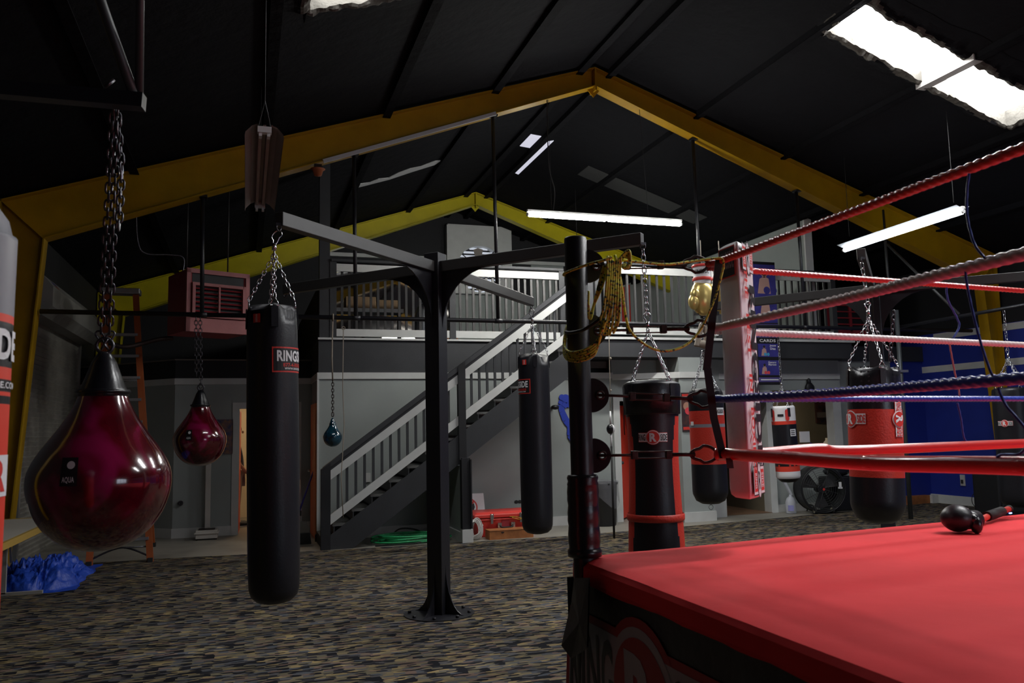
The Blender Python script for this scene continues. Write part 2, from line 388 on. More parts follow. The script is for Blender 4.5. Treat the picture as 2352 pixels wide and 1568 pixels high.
for i,(pts,mt,lb) in enumerate([(((1.92,14.75),(1.92,14.52),(2.1,14.60),(2.25,14.50),(2.45,14.60),(2.6,14.42),(2.8,14.32),(3.0,14.36),(3.25,14.22),(3.38,14.30),(3.3,14.5),(2.9,14.6),(2.5,14.74)),'dim_panel','torn covered skylight glowing dull grey on the left slope'),
                  (((5.03,13.95),(5.20,13.85),(5.20,14.5),(5.03,14.6)),'dim_panel2','small bright gap in the roof beside the ridge')]):
    m=MB();m.prism([(x,y,rz(x)-.015) for x,y in pts],(0,0,.012));struct('window_%d'%(10+i),m,mt,lb)
m=MB();m.prism([(5.33,14.0,rz(5.33)-.02),(5.43,13.8,rz(5.43)-.02),(5.43,15.9,rz(5.43)-.02),(5.36,15.9,rz(5.36)-.02)],(0,0,.012));struct('window_12',m,'dim_panel2','thin bright slot in the roof just right of the ridge')
m=MB();m.prism([(6.3,14.2,rz(6.3)-.02),(8.9,14.2,rz(8.9)-.02),(8.9,14.75,rz(8.9)-.02),(6.3,14.75,rz(6.3)-.02)],(0,0,.01));struct('window_13',m,'dim_panel3','painted-over skylight panel above the hanging tube light')
# purlins
for x in (-1.4,.2,1.8,3.4,4.75,5.25,6.76,8.36,9.9,11.5):
    m=MB();zz=rz(x)-.03
    for ya_,yb_ in (((YB,7.25),(8.05,YE)) if x==8.36 else ((YB,YE),)):
        m.box((x-.035,ya_,zz-.05),(x+.035,yb_,zz+.05));m.box((x-.035,ya_,zz-.055),(x+.075,yb_,zz-.045))
    struct('roof_purlin',m,'foam','black roof purlin running the length of the roof')
m=MB();m.box((8.30,7.2,rz(8.36)-.09),(8.32,8.1,rz(8.36)+.13));m.box((8.32,7.2,rz(8.36)-.09),(8.44,8.1,rz(8.36)-.075));struct('roof_purlin',m,'steel_edge','bare metal purlin crossing the right skylight')
# walls
def wallbox(name,a,b,mt,lb):struct(name,MB().box(a,b),mt,lb)
wallbox('wall_left',(XL-.15,YB,0),(XL,YE,4.6),'black_wall','black left side wall')
m=MB().box((XR,YB,0),(XR+.15,YE,4.65));struct('wall_right',m,'black_wall','black upper part of the right side wall')
wallbox('wall_right',(XR-.02,YB,0),(XR,13.3,3.27),'blue_wall','blue painted lower right wall')
for i,(z0,lb) in enumerate(((3.14,'pale grey stripe along the top of the blue wall'),(2.52,'pale grey stripe across the blue wall'))):
    m=MB().box((XR-.032,YB,z0),(XR-.02,12.45 if i==0 else 13.1,z0+.12));struct('trim_%d'%(i+1),m,'white_trim',lb)
struct('baseboard_right',MB().box((XR-.05,YB,0),(XR-.02,12.95,.17)),'white_trim','white baseboard below the blue wall')
struct('wall_rear',MB().prism([(XL,YB,0),(XR,YB,0),(XR,YB,4.6),(RX,YB,7.2),(XL,YB,4.6)],(0,-.15,0)),'black_wall','wall behind the viewer')
struct('wall_front',MB().prism([(XL,YE,0),(XR,YE,0),(XR,YE,4.6),(RX,YE,7.2),(XL,YE,4.6)],(0,.15,0)),'black_wall','black gable end wall behind the loft')
# unseen window added behind the viewer as fill light
m=MB()
m.box((5.2,YB+.01,1.2),(9.4,YB+.05,3.0));w=struct('window_7',m,'fill_window','unseen daylight window added to the wall behind the viewer as fill')
m=MB()
for x in (5.2,6.6,8.0,9.4):m.box((x-.05,YB+.0,1.1),(x+.05,YB+.1,3.1))
m.box((5.15,YB,1.1),(9.45,YB+.1,1.2));m.box((5.15,YB,3.0),(9.45,YB+.1,3.1));struct('trim_30',m,'white_trim','frame of the added window behind the viewer')
# ---- steel portal frames
def frame(y,mt,lb):
    m=MB();w=.2;t=.012
    for sd in (-1,1):
        xo=XL+.03 if sd<0 else XR-.06;ko=RX+sd*7.35        # inner knee x
        zt=lambda x:rz(x)-.06
        # web: column (tapered) + rafter (tapered)
        foot=RX+sd*7.62
        m.prism([(xo,y-t/2,0),(foot,y-t/2,0),(ko,y-t/2,4.02),(RX,y-t/2,6.78),(RX,y-t/2,zt(RX)),(xo,y-t/2,zt(xo))],(0,t,0))
        for p,q in (((foot,0),(ko,4.02)),((ko,4.02),(RX,6.78)),((xo,0),(xo,zt(xo))),((xo,zt(xo)),(RX,zt(RX))),((xo,zt(xo)),(ko,4.02))):
            m.beam((p[0],y,p[1]),(q[0],y,q[1]),.016,w,up=(0,1,0))
    m.box((RX-.012,y-.11,6.70),(RX+.012,y+.11,zt(RX)));m.prism([(RX-.12,y-.01,6.76),(RX+.12,y-.01,6.76),(RX,y-.01,6.62)],(0,.02,0))
    struct('steel_frame',m,mt,lb)
frame(4.3,'yellow','yellow steel portal frame above the ring behind the viewer')
frame(11.0,'yellow','large yellow gable frame arching across the middle of the gym')
frame(17.8,'yellow2','smaller looking yellow gable frame behind the loft')
# pale strip painted in for light on the rafter flange, then orange box
def under(x):return 4.02+(x+2.35)*(6.78-4.02)/7.35
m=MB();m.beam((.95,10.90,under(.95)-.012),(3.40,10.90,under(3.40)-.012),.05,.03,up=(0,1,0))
tag(obj('flange_highlight',m,'white_trim'),'pale painted-in raceway under the left rafter of the large yellow frame','highlight')
t=thing('junction_box','small orange rusty junction box under the yellow rafter','electrical box',(.88,10.93,under(.88)-.14))
m=MB();c=V(.88,10.93,under(.88)-.09);m.box(c-V(.05,.04,.02),c+V(.05,.04,.06));obj('cover',m,'rust_iron',t)
m=MB();m.T=Matrix.Translation(c);m.lathe([(.0,-.10),(.05,-.09),(.07,-.02),(.10,0),(0,.01)],14);obj('bell',m,'orange_box',t)
# ---- front office walls
G='gray_wall'
dx0,dx1,dz=-.10,.78,2.03
m=MB();m.box((-1.09,14.14,0),(dx0-.11,14.26,2.52));m.box((dx1+.1,14.14,0),(1.05,14.26,2.52));m.box((dx0-.11,14.14,dz+.1),(dx1+.1,14.26,2.52))
struct('wall_back',m,G,'grey wall with the lit doorway on the left')
m=MB();m.prism([(-1.09,14.14,0),(-2.85,15.9,0),(-2.85,16.05,0),(-1.09,14.29,0)],(0,0,2.52));struct('wall_angled',m,G,'grey wall angled back towards the roller shutter')
m=MB();m.box((-1.10,14.12,2.43),(1.05,14.14,2.53));m.prism([(-1.10,14.12,2.43),(-2.85,15.87,2.43),(-2.85,15.9,2.43),(-1.09,14.14,2.43)],(0,0,.10));struct('trim_3',m,'white_trim','pale trim along the top of the grey left wall')
m=MB();m.box((-1.10,14.12,0),(dx0-.11,14.14,.15));m.prism([(-1.10,14.12,0),(-2.85,15.87,0),(-2.85,15.9,0),(-1.09,14.14,0)],(0,0,.15));m.box((dx1+.1,14.12,0),(1.05,14.14,.15));struct('baseboard_back',m,'white_trim','white baseboard under the grey left wall')
m=MB();m.prism([(-1.09,14.13,2.53),(-2.85,15.89,2.53),(-2.85,17,2.53),(1.05,17,2.53),(1.05,14.13,2.53)],(0,0,.29));struct('wall_upper',m,'black_wall','black band over the grey left wall')
m=MB();m.prism([(-1.10,14.11,2.82),(-2.85,15.86,2.82),(-2.85,17,2.82),(1.05,17,2.82),(1.05,14.11,2.82)],(0,0,.02));struct('trim_4',m,'brown_wall','thin pale ledge above the black band on the left')
m=MB();m.box((dx0-.11,14.11,0),(dx0,14.27,dz+.1));m.box((dx1,14.11,0),(dx1+.1,14.27,dz+.1));m.box((dx0,14.11,dz),(dx1,14.27,dz+.1));struct('trim_5',m,'white_trim','white frame of the lit doorway')
m=MB();m.box((-1.0,14.3,0),(-.92,17,2.4));m.box((1.3,14.27,0),(1.4,17,2.4));m.box((-1.0,17,0),(1.4,17.1,2.4));m.box((-1.0,14.27,2.4),(1.4,17.1,2.45));struct('wall_room',m,'cream_wall','cream walls of the lit room behind the doorway')
t=thing('door_1','orange-red door leaf standing open in the lit doorway','door',(-.09,14.3,0),kind='structure')
m=MB().beam((-.115,14.28,1.0),(-.095,15.05,1.0),.035,2.0);obj('door_leaf',m,'red_door',t)
m=MB().cyl((-.09,14.95,1.0),(-.06,14.95,1.0),.015);obj('door_handle',m,'chrome',t)
t=thing('ceiling_light','warm globe light on the ceiling of the lit room','light',(.5,15.8,2.3));m=MB();m.blob((.5,15.8,2.3),(.16,.16,.08));obj('globe',m,'lamp_warm',t);m=MB().cyl((.5,15.8,2.33),(.5,15.8,2.4),.07);obj('base',m,'fixture_white',t)
# stair-side block
m=MB();m.box((1.05,12.8,0),(5.98,12.92,2.43));m.box((1.05,12.92,0),(1.17,13.0,2.43));m.box((1.05,13.9,0),(1.17,14.14,2.43));m.box((1.05,13.0,2.05),(1.17,13.9,2.43));struct('wall_stair',m,G,'pale grey wall behind the staircase')
m=MB();m.box((1.03,12.775,2.43),(6.0,12.8,2.53));m.box((1.03,12.78,0),(1.06,12.8,2.43));m.box((1.03,12.8,2.43),(1.05,14.14,2.53));struct('trim_6',m,'white_trim','white trim along the top and left edge of the stair wall')
struct('baseboard_stair',MB().box((1.1,12.775,0),(5.98,12.8,.15)),'white_trim','white baseboard of the stair wall')
t=thing('door_2','orange lit door edge beside the stair wall','door',(1.0,13.4,0),kind='structure')
m=MB();m.box((1.02,12.98,.0),(1.05,13.92,2.07));obj('door_leaf',m,'orange_door',t);m=MB().cyl((1.02,13.8,1.0),(.97,13.8,1.0),.02);obj('door_handle',m,'chrome',t)
# loft slab + fascia
m=MB();m.box((1.05,12.8,2.53),(5.4,YE,3.04));m.box((5.4,12.2,2.75),(XR-2.2,YE,3.04));m.box((5.4,13.3,2.53),(XR,YE,3.04));m.box((XR-2.2,12.75,2.75),(XR-.02,YE,3.04));struct('loft_floor',m,'loft_gray','dark grey loft slab and fascia above the office walls')
m=MB();m.box((1.04,12.76,3.04),(5.4,12.82,3.07));m.box((5.4,12.16,3.04),(10.6,12.22,3.08));struct('trim_7',m,'white_trim','white edge strip along the front of the loft floor')
m=MB();m.box((1.06,12.78,3.07),(1.22,12.94,rz(1.14)));struct('loft_post',m,'loft_gray','dark grey square post rising from the left end of the loft to the roof')
m=MB();m.box((1.05,12.95,3.04),(1.15,YE,3.9));struct('loft_side_wall',m,'black_wall','low black wall on the left side of the loft')
# right-hand office walls
m=MB();m.box((6.95,12.2,0),(7.52,12.6,2.75));m.box((7.52,12.6,0),(7.98,12.72,2.75));m.box((6.85,12.6,0),(6.95,14.2,2.75));struct('wall_back',m,G,'grey wall segment to the right of the red door')
m=MB();m.box((5.98,12.8,2.12),(6.95,12.92,2.75));struct('wall_back',m,G,'grey wall piece over the red door')
m=MB();m.box((5.98,12.76,0),(6.10,12.92,2.12));m.box((6.1,12.76,2.04),(6.95,12.92,2.12));struct('trim_8',m,'white_trim','white frame of the red doorway')
t=thing('door_3','bright red panelled door standing ajar behind the black and red bag','door',(6.45,13.3,0),kind='structure')
m=MB().beam((6.19,13.0,1.0),(6.62,13.5,1.0),.045,1.94);m2=MB()
for zc,hh in ((.45,.5),(1.05,.4),(1.6,.35)):m2.beam((6.27-.02,13.13,zc),(6.53-.02,13.43,zc),.03,hh)
dl=obj('door_leaf',m,'red_door',t);obj('door_panel',m2,'red_door',dl);m=MB();m.blob((6.20,12.95,.98),(.03,.03,.03));obj('door_handle',m,'dark_iron',dl)
m=MB();m.box((6.93,12.17,0),(7.54,12.2,.16));m.box((7.52,12.2,0),(7.545,12.6,.16));m.box((7.545,12.575,0),(7.6,12.6,.16));struct('baseboard_back',m,'white_trim','white baseboard below the grey wall by the dark doorway')
m=MB();m.box((7.55,12.55,0),(7.98,12.6,2.1));m.box((7.62,12.548,.1),(7.85,12.552,.45));struct('trim_9',m,'white_trim','white left jamb of the dark doorway')
m=MB();m.box((9.03,12.74,0),(9.17,12.95,2.2));m.box((7.98,12.6,2.05),(9.03,12.75,2.2));struct('trim_10',m,'white_trim','white right jamb and head of the dark doorway')
m=MB();m.box((7.98,12.65,2.2),(10.6,12.8,2.75));m.box((9.17,12.8,0),(10.6,12.92,1.02));m.box((10.7,12.8,0),(11.95,12.92,2.75));struct('wall_back',m,G,'grey wall with the counter opening behind the floor fan')
struct('wall_back',MB().box((11.95,12.79,0),(XR-.02,12.92,2.75)),'blue_wall','blue return wall in the far right corner')
m=MB();m.box((10.5,12.74,0),(10.68,12.95,2.75));struct('trim_11',m,'white_trim','pale post at the right side of the counter opening')
m=MB();m.box((9.15,12.73,1.02),(10.55,13.2,1.06));struct('trim_12',m,'white_trim','counter ledge under the opening')
m=MB();m.box((9.17,12.76,0),(10.5,12.8,.13));struct('baseboard_back',m,'white_trim','white baseboard behind the floor fan')
m=MB();m.box((7.6,15.4,0),(XR-.02,15.5,2.75));struct('wall_room',m,'tan_wall','tan wall of the room seen through the counter opening')
m=MB();m.box((9.03,12.95,0),(9.1,15.4,2.75));struct('wall_room',m,'tan_wall','partition beside the dark doorway')
m=MB();m.box((7.98,12.72,.002),(9.03,15.4,.008));struct('floor',m,'wood_floor','brown wooden floor inside the dark doorway')
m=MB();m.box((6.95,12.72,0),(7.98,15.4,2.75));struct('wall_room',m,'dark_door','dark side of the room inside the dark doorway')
t=thing('ceiling_light','dim unseen ceiling lamp added in the tan room behind the counter','light',(10.6,14.2,2.45));m=MB().box((10.2,14.1,2.46),(11.0,14.3,2.50));obj('diffuser',m,'room_fill_lamp',t);m=MB().box((10.15,14.05,2.50),(11.05,14.35,2.53));obj('housing',m,'fixture_white',t)  # lamp added to brighten the tan room
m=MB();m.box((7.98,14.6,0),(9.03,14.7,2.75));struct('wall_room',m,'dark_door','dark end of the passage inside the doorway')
m=MB();m.box((5.4,12.98,2.62),(10.5,13.02,2.74));struct('trim_13',m,'brown_wall','brown crown strip under the loft on the right')
m=MB();m.box((6.95,12.17,2.40),(7.54,12.2,2.50));m.box((7.54,12.62,2.40),(10.6,12.65,2.50));m.prism([(5.98,12.77,2.40),(6.95,12.17,2.40),(6.95,12.2,2.40),(5.98,12.8,2.40)],(0,0,.1));struct('trim_14',m,'white_trim','white crown strip along the right office walls')
m=MB();m.box((11.6,12.66,.0),(12.55,12.78,.16));struct('trim_15',m,'wood_box','orange-brown wooden plinth at the foot of the wall corner')
m=MB();m.box((12.55,12.6,.0),(XR-.05,12.7,.16));struct('trim_16',m,'white_trim','short white plinth end in the corner')
# end wall finishings
struct('trim_17',MB().box((1.2,YE-.08,5.83),(7.95,YE-.0,5.92)),'white_trim','white rail high on the gable wall')
struct('trim_18',MB().box((4.8,YE-.05,3.1),(7.9,YE,5.0)),G,'grey lower panel of the gable wall')
struct('trim_19',MB().box((7.0,YE-.06,5.0),(7.9,YE-.01,5.82)),G,'grey block beside the wall fan on the gable wall')
# ================================================================== PIPES ACROSS THE FRAME
pz=3.14
t=thing('pull_up_bar','long black steel pipe spanning the gym below the large yellow frame','pipe',(5,11,pz))
m=MB().cyl((-2.38,11,pz),(12.1,11,pz),.030);obj('cross_pipe',m,'black_steel',t)
for i,x in enumerate((-.55,1.39,3.40,6.72,8.62)):
    zt=4.02+(7.35-abs(x-RX))*(6.78-4.02)/7.35
    m=MB();m.cyl((x,11,pz),(x-.02,11,zt),.026);m.box((x-.06,10.94,zt-.03),(x+.04,11.06,zt));m.cyl((x-.05,11,pz),(x+.06,11,pz),.036)
    obj('hanger_pipe',m,'black_steel',t)
jx=10.40
t=thing('pipe_rack','black pipe bay running from the cross pipe towards the ring on the right','pipe',(jx,9.5,pz))
m=MB().cyl((jx,11,3.16),(jx,7.0,3.2),.027);obj('side_pipe',m,'black_steel',t)
m=MB().cyl((jx-.03,11,3.16),(jx-.05,11,5.2),.024);obj('upright_pipe',m,'grey_steel',t)
m=MB().cyl((jx-.03,10.98,4.6),(jx,9.65,3.2),.022);obj('brace_pipe',m,'grey_steel',t)
# ================================================================== CROSS RACKS
def rack(c,ends,za,label,base=True):
    c=V(c);t=thing('bag_rack',label,'bag rack',c,'square-post bag racks')
    m=MB().box((c.x-.075,c.y-.075,.012),(c.x+.075,c.y+.075,za+.09));e0=V(ends[0])-c;ang=math.atan2(e0.y,e0.x)
    ro=lambda mb:[setattr(mb,'v',[Matrix.Translation(c)@Matrix.Rotation(ang,4,'Z')@Matrix.Translation(-c)@p for p in mb.v])]
    ro(m);obj('post',m,'black_steel',t,bev=.006)
    m=MB();m.disc((c.x,c.y,.002),.31,(0,0,1),40,.014);bp_=obj('base_plate',m,'black_steel',t)
    for k in range(8):
        a=ang+PI/8+k*PI/4;q=c+V(.265*math.cos(a),.265*math.sin(a),.016);m=MB().cyl(q,q+Z*.02,.016,n=6);obj('bolt',m,'black_steel',bp_)
    for e in ends:
        e=V(e);d=(e-c);d.z=0;L=d.length;d.normalize()
        m=MB().beam(c+d*.07+V(0,0,za-.04-c.z),c+d*L+V(0,0,za-.04-c.z),.075,.10);m.m=0
        am=obj('arm',m,'grey_steel',t,bev=.005)
        pts=[];S=.52
        for i in range(9):
            a=PI/2*i/8;pts.append(c+d*(.075+S*(1-math.sin(a)) )+Z*(za-.09-c.z-S*(1-math.cos(a))))
        pts=pts+[c+d*.075+Z*(za-.09-c.z)]
        s_=d.cross(Z)*.006;m=MB().prism([p-s_ for p in pts],s_*2);obj('arm_gusset',m,'black_steel',am)
        pts=[];S=.26
        for i in range(9):
            a=PI/2*i/8;pts.append(c+d*(.075+.19*(1-math.sin(a)))+Z*(.016+.42*(1-math.cos(a))))
        pts.append(c+d*.075+Z*.016);m=MB().prism([p-s_ for p in pts],s_*2);obj('base_gusset',m,'black_steel',bp_)
        tip=c+d*L+Z*(za-.04-c.z);m=MB();m.ring(tip-Z*.06,.022,.006,d.cross(Z),14);m.box(tip+V(-.02,-.02,-.05),tip+V(.02,.02,-.03));obj('hanging_eye',m,'dark_iron',am)
ZA=3.14
rackA=[(.20,5.77,0),(3.00,5.75,0),(3.20,9.0,0),(.37,8.67,0)]
rack((1.64,7.23,0),rackA,ZA,'black square-post steel bag rack with four arms in the middle of the carpet')
rackB=[(5.22,5.84,0),(8.2,6.1,0),(5.56,9.05,0),(8.3,9.1,0)]
rack((6.75,7.42,0),rackB,ZA,'black bag rack behind the ring on the right, beyond the ropes')
# ================================================================== HEAVY BAGS
def bagbase(label,cat,top,bot,gname=None,name='heavy_bag'):
    top,bot=V(top),V(bot);ax=(top-bot).normalized();q=Z.rotation_difference(ax)
    t=thing(name,label,cat,bot,gname,quat=q);return t,(q.to_matrix().to_4x4().inverted()@Matrix.Translation(-bot)),(top-bot).length,math.atan2(-bot.y,-bot.x)
def hang_set(t,W,L,rad,hang,n=4,a0=0,sw=.34,mt='chrome',big=False,strapc='black_vinyl',spread=.86):
    """swivel assembly + chains in local coordinates; W: world->local"""
    hg=W@V(hang);top=hg-Z*.02;sv=V(hg.x*.35,hg.y*.35,0)+Z*(L+sw)
    if big:
        m=MB().chain(top,sv+Z*.12,.06,.55,.0042);obj('hanging_chain',m,mt,t,local=True);sv2=sv+Z*.14
    else:sv2=top
    m=MB()
    a=sv2;b=sv+Z*.06;u=V(0,1,0)
    hl=(a-b).length;pts=[]
    for k in range(16):
        th=2*PI*k/16;r_=.034 if math.sin(th)>0 else .018
        pts.append((a+b)/2+(a-b).normalized()*(math.sin(th)*hl*.5)+V(math.cos(th)*r_,0,0))
    m.tube(pts,.0055,6,closed=True);m.cyl(sv+Z*.07,sv+Z*.02,.016);m.ring(sv,.022,.005,(1,0,0),12)
    obj('swivel',m,mt,t,local=True)
    for k in range(n):
        a=a0+2*PI*k/n;c=V(math.cos(a),math.sin(a),0);tan=V(-c.y,c.x,0)
        m=MB().beam(c*(rad+.004)+Z*(L-.17),c*(rad*.985+.004)+Z*(L-.035),.045,.008,up=c);sp_=obj('strap',m,strapc,t,local=True)
        e=c*(rad*spread+.01)+Z*(L+.01)
        m=MB();pp=[e+tan*(-.028)-Z*.035,e-tan*.02-Z*.01,e+Z*.022,e+tan*.02-Z*.01,e+tan*.028-Z*.035];m.tube(pp+[],.0045,6,closed=True);obj('d_ring',m,mt,sp_,local=True)
        m=MB().chain(sv-Z*.005,e+Z*.018,.042,.5,.0032);obj('chain',m,mt,t,local=True)
def bagprof(L,r,top=.05,bot=.10,waist=None,N=18):
    p=[(0,.0),(r*.35,.004),(r*.68,.02),(r*.9,.055),(r*.98,bot)]
    for i in range(1,N):
        z=bot+(L-top-bot)*i/N;p.append((r*(waist(z/L) if waist else 1),z))
    p+=[(r*.985,L-top),(r*.95,L-.022),(r*.8,L-.004),(r*.4,L+.004),(0,L+.008)];return p
def crease(mb,L,r,n,a0):
    # puckered vinyl at the top between the straps
    for i,p in enumerate(mb.v):
        if p.z>L-.28 and p.xy.length>.2*r:
            a=math.atan2(p.y,p.x);f=max(0,(p.z-(L-.28))/.28);w=math.cos(n*(a-a0));p.x*=1-.03*f*(1-w);p.y*=1-.03*f*(1-w)
            if p.z>L-.03:p.z-=.03*f*(1-w)*(p.xy.length/r)
def heavy_black(label,top,bot,hang,lab,rr=.166):
    t,W,L,ca=bagbase(label,'punching bag',top,bot,'long black banana bags')
    ca0=math.atan2(-V(bot).y,-V(bot).x);rad=rr
    m=MB();m.lathe(bagprof(L,rad,waist=lambda s:1.0+.035*math.sin(PI*(1-s))),40);crease(m,L,rad,4,ca0+.1)
    bd=obj('body',m,'black_vinyl',t,local=True)
    hang_set(t,W,L,rad,hang,4,ca0+.1,.36)
    R2=rad*1.012;mp=cylmap(R2,ca0+lab,L-.39)
    m=MB();m.m=1;grid_patch(m,.36,.17,mp,k=2,n=14);m.m=0;grid_patch(m,.34,.15,mp,k=3,n=14)
    m.m=2;text_mb(m,'RINGSIDE',.30,.075,mp,0,.025,4,off=.035);m.m=1;text_mb(m,'877-4-RINGSIDE',.24,.026,mp,.01,-.036,4);m.m=2;text_mb(m,'WWW.RINGSIDE.COM',.22,.014,mp,.01,-.060,4)
    obj('label_patch',m,['black_print','red_print','white_print'],bd,local=True)
    mp=cylmap(R2,ca0-.62,L-.11);m=MB();m.m=0;grid_patch(m,.055,.06,mp,k=2);m.m=1;text_mb(m,'RINGSIDE',.05,.014,mp,0,0,3,rot=1);obj('side_tag',m,['red_print','white_print'],bd,local=True)
    return t
hA=V(.20,5.77,ZA-.10);hC=V(3.20,9.0,ZA-.10);hB=V(3.0,5.75,ZA-.10)
heavy_black('tall black heavy bag with red-edged brand label, hanging in the left foreground',P(625,700,y=5.77),P(630,1386,y=5.77),hA,1.06)
heavy_black('tall black heavy bag hanging in front of the staircase, left of the ring post',P(1225,812,y=9.0),P(1235,1226,y=9.0),hC,-1.22,.180)
# black-red bag at the ring corner
def bag5():
    top,bot=P(1495,874,y=5.75),P(1510,1300,y=5.75)
    t,W,L,_=bagbase('large black heavy bag with red side panels and a red band, behind the ring corner','punching bag',top,bot)
    ca=math.atan2(-bot.y,-bot.x);rad=.222
    wf=lambda s:.90+.10*math.cos((s-.05)*PI*2.0)*.4+.08*(1 if s<.3 else 0)*0+.06*abs(s-.6)
    m=MB();pr=bagprof(L,rad,.06,.12,waist=wf,N=90)
    m.lathe(pr,96);m.m=0
    # side panels in red vinyl: pattern of the bag's own cover
    for i,f in enumerate(m.f):
        c=sum((m.v[k] for k in f),V(0,0,0))/len(f);a=math.atan2(c.y,c.x)-ca;a=(a+PI)%(2*PI)-PI
        zz=c.z/L;lim=1.02-.22*math.sin(PI*min(1,max(0,(zz-.05)/.75)))*1.0
        if zz<.80 and abs(abs(a)-PI/2)<(PI/2-lim):m.mi[i]=1
    obj('body',m,['black_vinyl','red_vinyl'],t,local=True)
    m=MB();z0=.385*L-.20;m.lathe([(rad*.965,z0),(rad*1.0,z0+.01),(rad*1.0,z0+.045),(rad*.965,z0+.055)],40);obj('waist_band',m,'red_vinyl',t,local=True)
    m=MB();m.lathe([(rad*.99,L-.03),(rad*1.015,L-.05),(rad*.985,L-.26),(rad*.965,L-.265)],40);m.lathe([(rad*.99,L-.262),(rad*.992,L-.258)],40);obj('top_collar',m,'black_vinyl2',t,local=True)
    hang_set(t,W,L,rad,hB,4,ca+.78,.40,big=True,spread=.82)
    mp=cylmap(rad*.965,ca-.0,L-.44,.0022);m=MB();brand(m,.215,mp);obj('brand_logo',m,['white_print','black_print','red_print'],t,local=True)
    m=MB();c=V(math.cos(ca-1.2),math.sin(ca-1.2),0)*rad*1.03;m.tube([c+Z*(L-.1),c*1.02+Z*(L-.35),c*1.01+Z*(L-.42)],.004);obj('lace',m,'black_print',t,local=True)
bag5()
def bag6():
    top,bot=P(1620,893,y=9.05),P(1633,1158,y=9.05)
    t,W,L,_=bagbase('black and red heavy bag with a silver stripe, partly hidden by the white corner pad','punching bag',top,bot)
    ca=math.atan2(-bot.y,-bot.x);rad=.218
    bands=lambda z:0 if z<.36*L else 1 if z<.655*L else 2 if z<.70*L else 1 if z<.80*L else 0
    pr=[(0,0),(rad*.5,.012),(rad*.82,.05),(rad*.98,.13)]+[(rad,.13+(L-.2)*i/30) for i in range(1,30)]+[(rad*.97,L-.05),(rad*.85,L),(0,L+.01)]
    m=MB().lathe(pr,36,bands=bands);obj('body',m,['black_vinyl','red_vinyl','grey_vinyl'],t,local=True)
    m=MB().ring((0,0,-.035),.03,.004,(0,1,0));obj('bottom_ring',m,'chrome',t,local=True)
    hang_set(t,W,L,rad,V(5.5,9.05,ZA-.75),4,ca+.7,.42)
    mp=cylmap(rad,ca+.75,L*.80,.002);m=MB();m.m=0;grid_patch(m,.2,.09,mp,k=1);m.m=1;text_mb(m,'RINGSIDE',.17,.05,mp,0,0,2);obj('label_patch',m,['white_print','black_print'],t,local=True)
    m=MB();a=ca-.95;mp=cylmap(rad,a,L*.70,.002);grid_patch(m,.06,.05,mp,k=2);obj('buckle_patch',m,'white_print',t,local=True)
bag6()
t=thing('bag_spring','black spring hanger clamped under the rack arm above the black and red bag','spring',(5.56,9.05,2.4))
m=MB();m.tube([V(5.54,9.05,3.02)+V(.035*math.cos(a*.8),.035*math.sin(a*.8),-a*.0065) for a in range(90)],.009,6);obj('coil',m,'dark_iron',t)
m=MB();m.box((5.44,9.0,3.0),(5.75,9.1,3.05));obj('clamp',m,'black_steel',t)
def bag8():
    top,bot=P(2005,842,y=5.84),P(2018,1203,y=5.84)
    t,W,L,_=bagbase('wide red and black heavy bag seen between the ropes on the right','punching bag',top,bot)
    ca=math.atan2(-bot.y,-bot.x);rad=.222
    bands=lambda z:0 if z<.30*L else 1 if z<.735*L else 2
    pr=[(0,0),(rad*.5,.012),(rad*.8,.05),(rad*.96,.13)]+[(rad,.13+(L-.2)*i/30) for i in range(1,30)]+[(rad*.99,L-.05),(rad*.93,L),(0,L-.01)]
    m=MB().lathe(pr,40,bands=bands);crease(m,L,rad,4,ca+.4);obj('body',m,['black_vinyl','red_vinyl','black_vinyl2'],t,local=True)
    hang_set(t,W,L,rad,V(5.22,5.84,ZA-.1),4,ca+.35,.44,big=True,spread=.9)
    for i,a in enumerate((-1.0,.98)):
        mp=cylmap(rad,ca+a,L*.66,.002);m=MB();brand(m,.30,mp,rot=0 if i==0 else 1);obj('brand_logo',m,['white_print','red_print','red_print'],t,local=True)
    for k,a in enumerate((-.30,.95)):
        mp=cylmap(rad,ca+a,L-.13,.002);m=MB()
        for i in range(6):
            for j in (-.03,.03):disc_patch(m,.009,mp,j,-.09+i*.04,2,n=8)
        obj('lace_eyelets',m,'dark_iron',t,local=True)
    for a,lb in ((.55,'RINGSIDE'),):
        m=MB();c=V(math.cos(ca+a),math.sin(ca+a),0);m.chain(c*(rad+.12)+Z*(L+.45),c*(rad+.03)+Z*(L+.02),.05,.55,.004);obj('loose_chain',m,'dark_iron',t,local=True)
bag8()
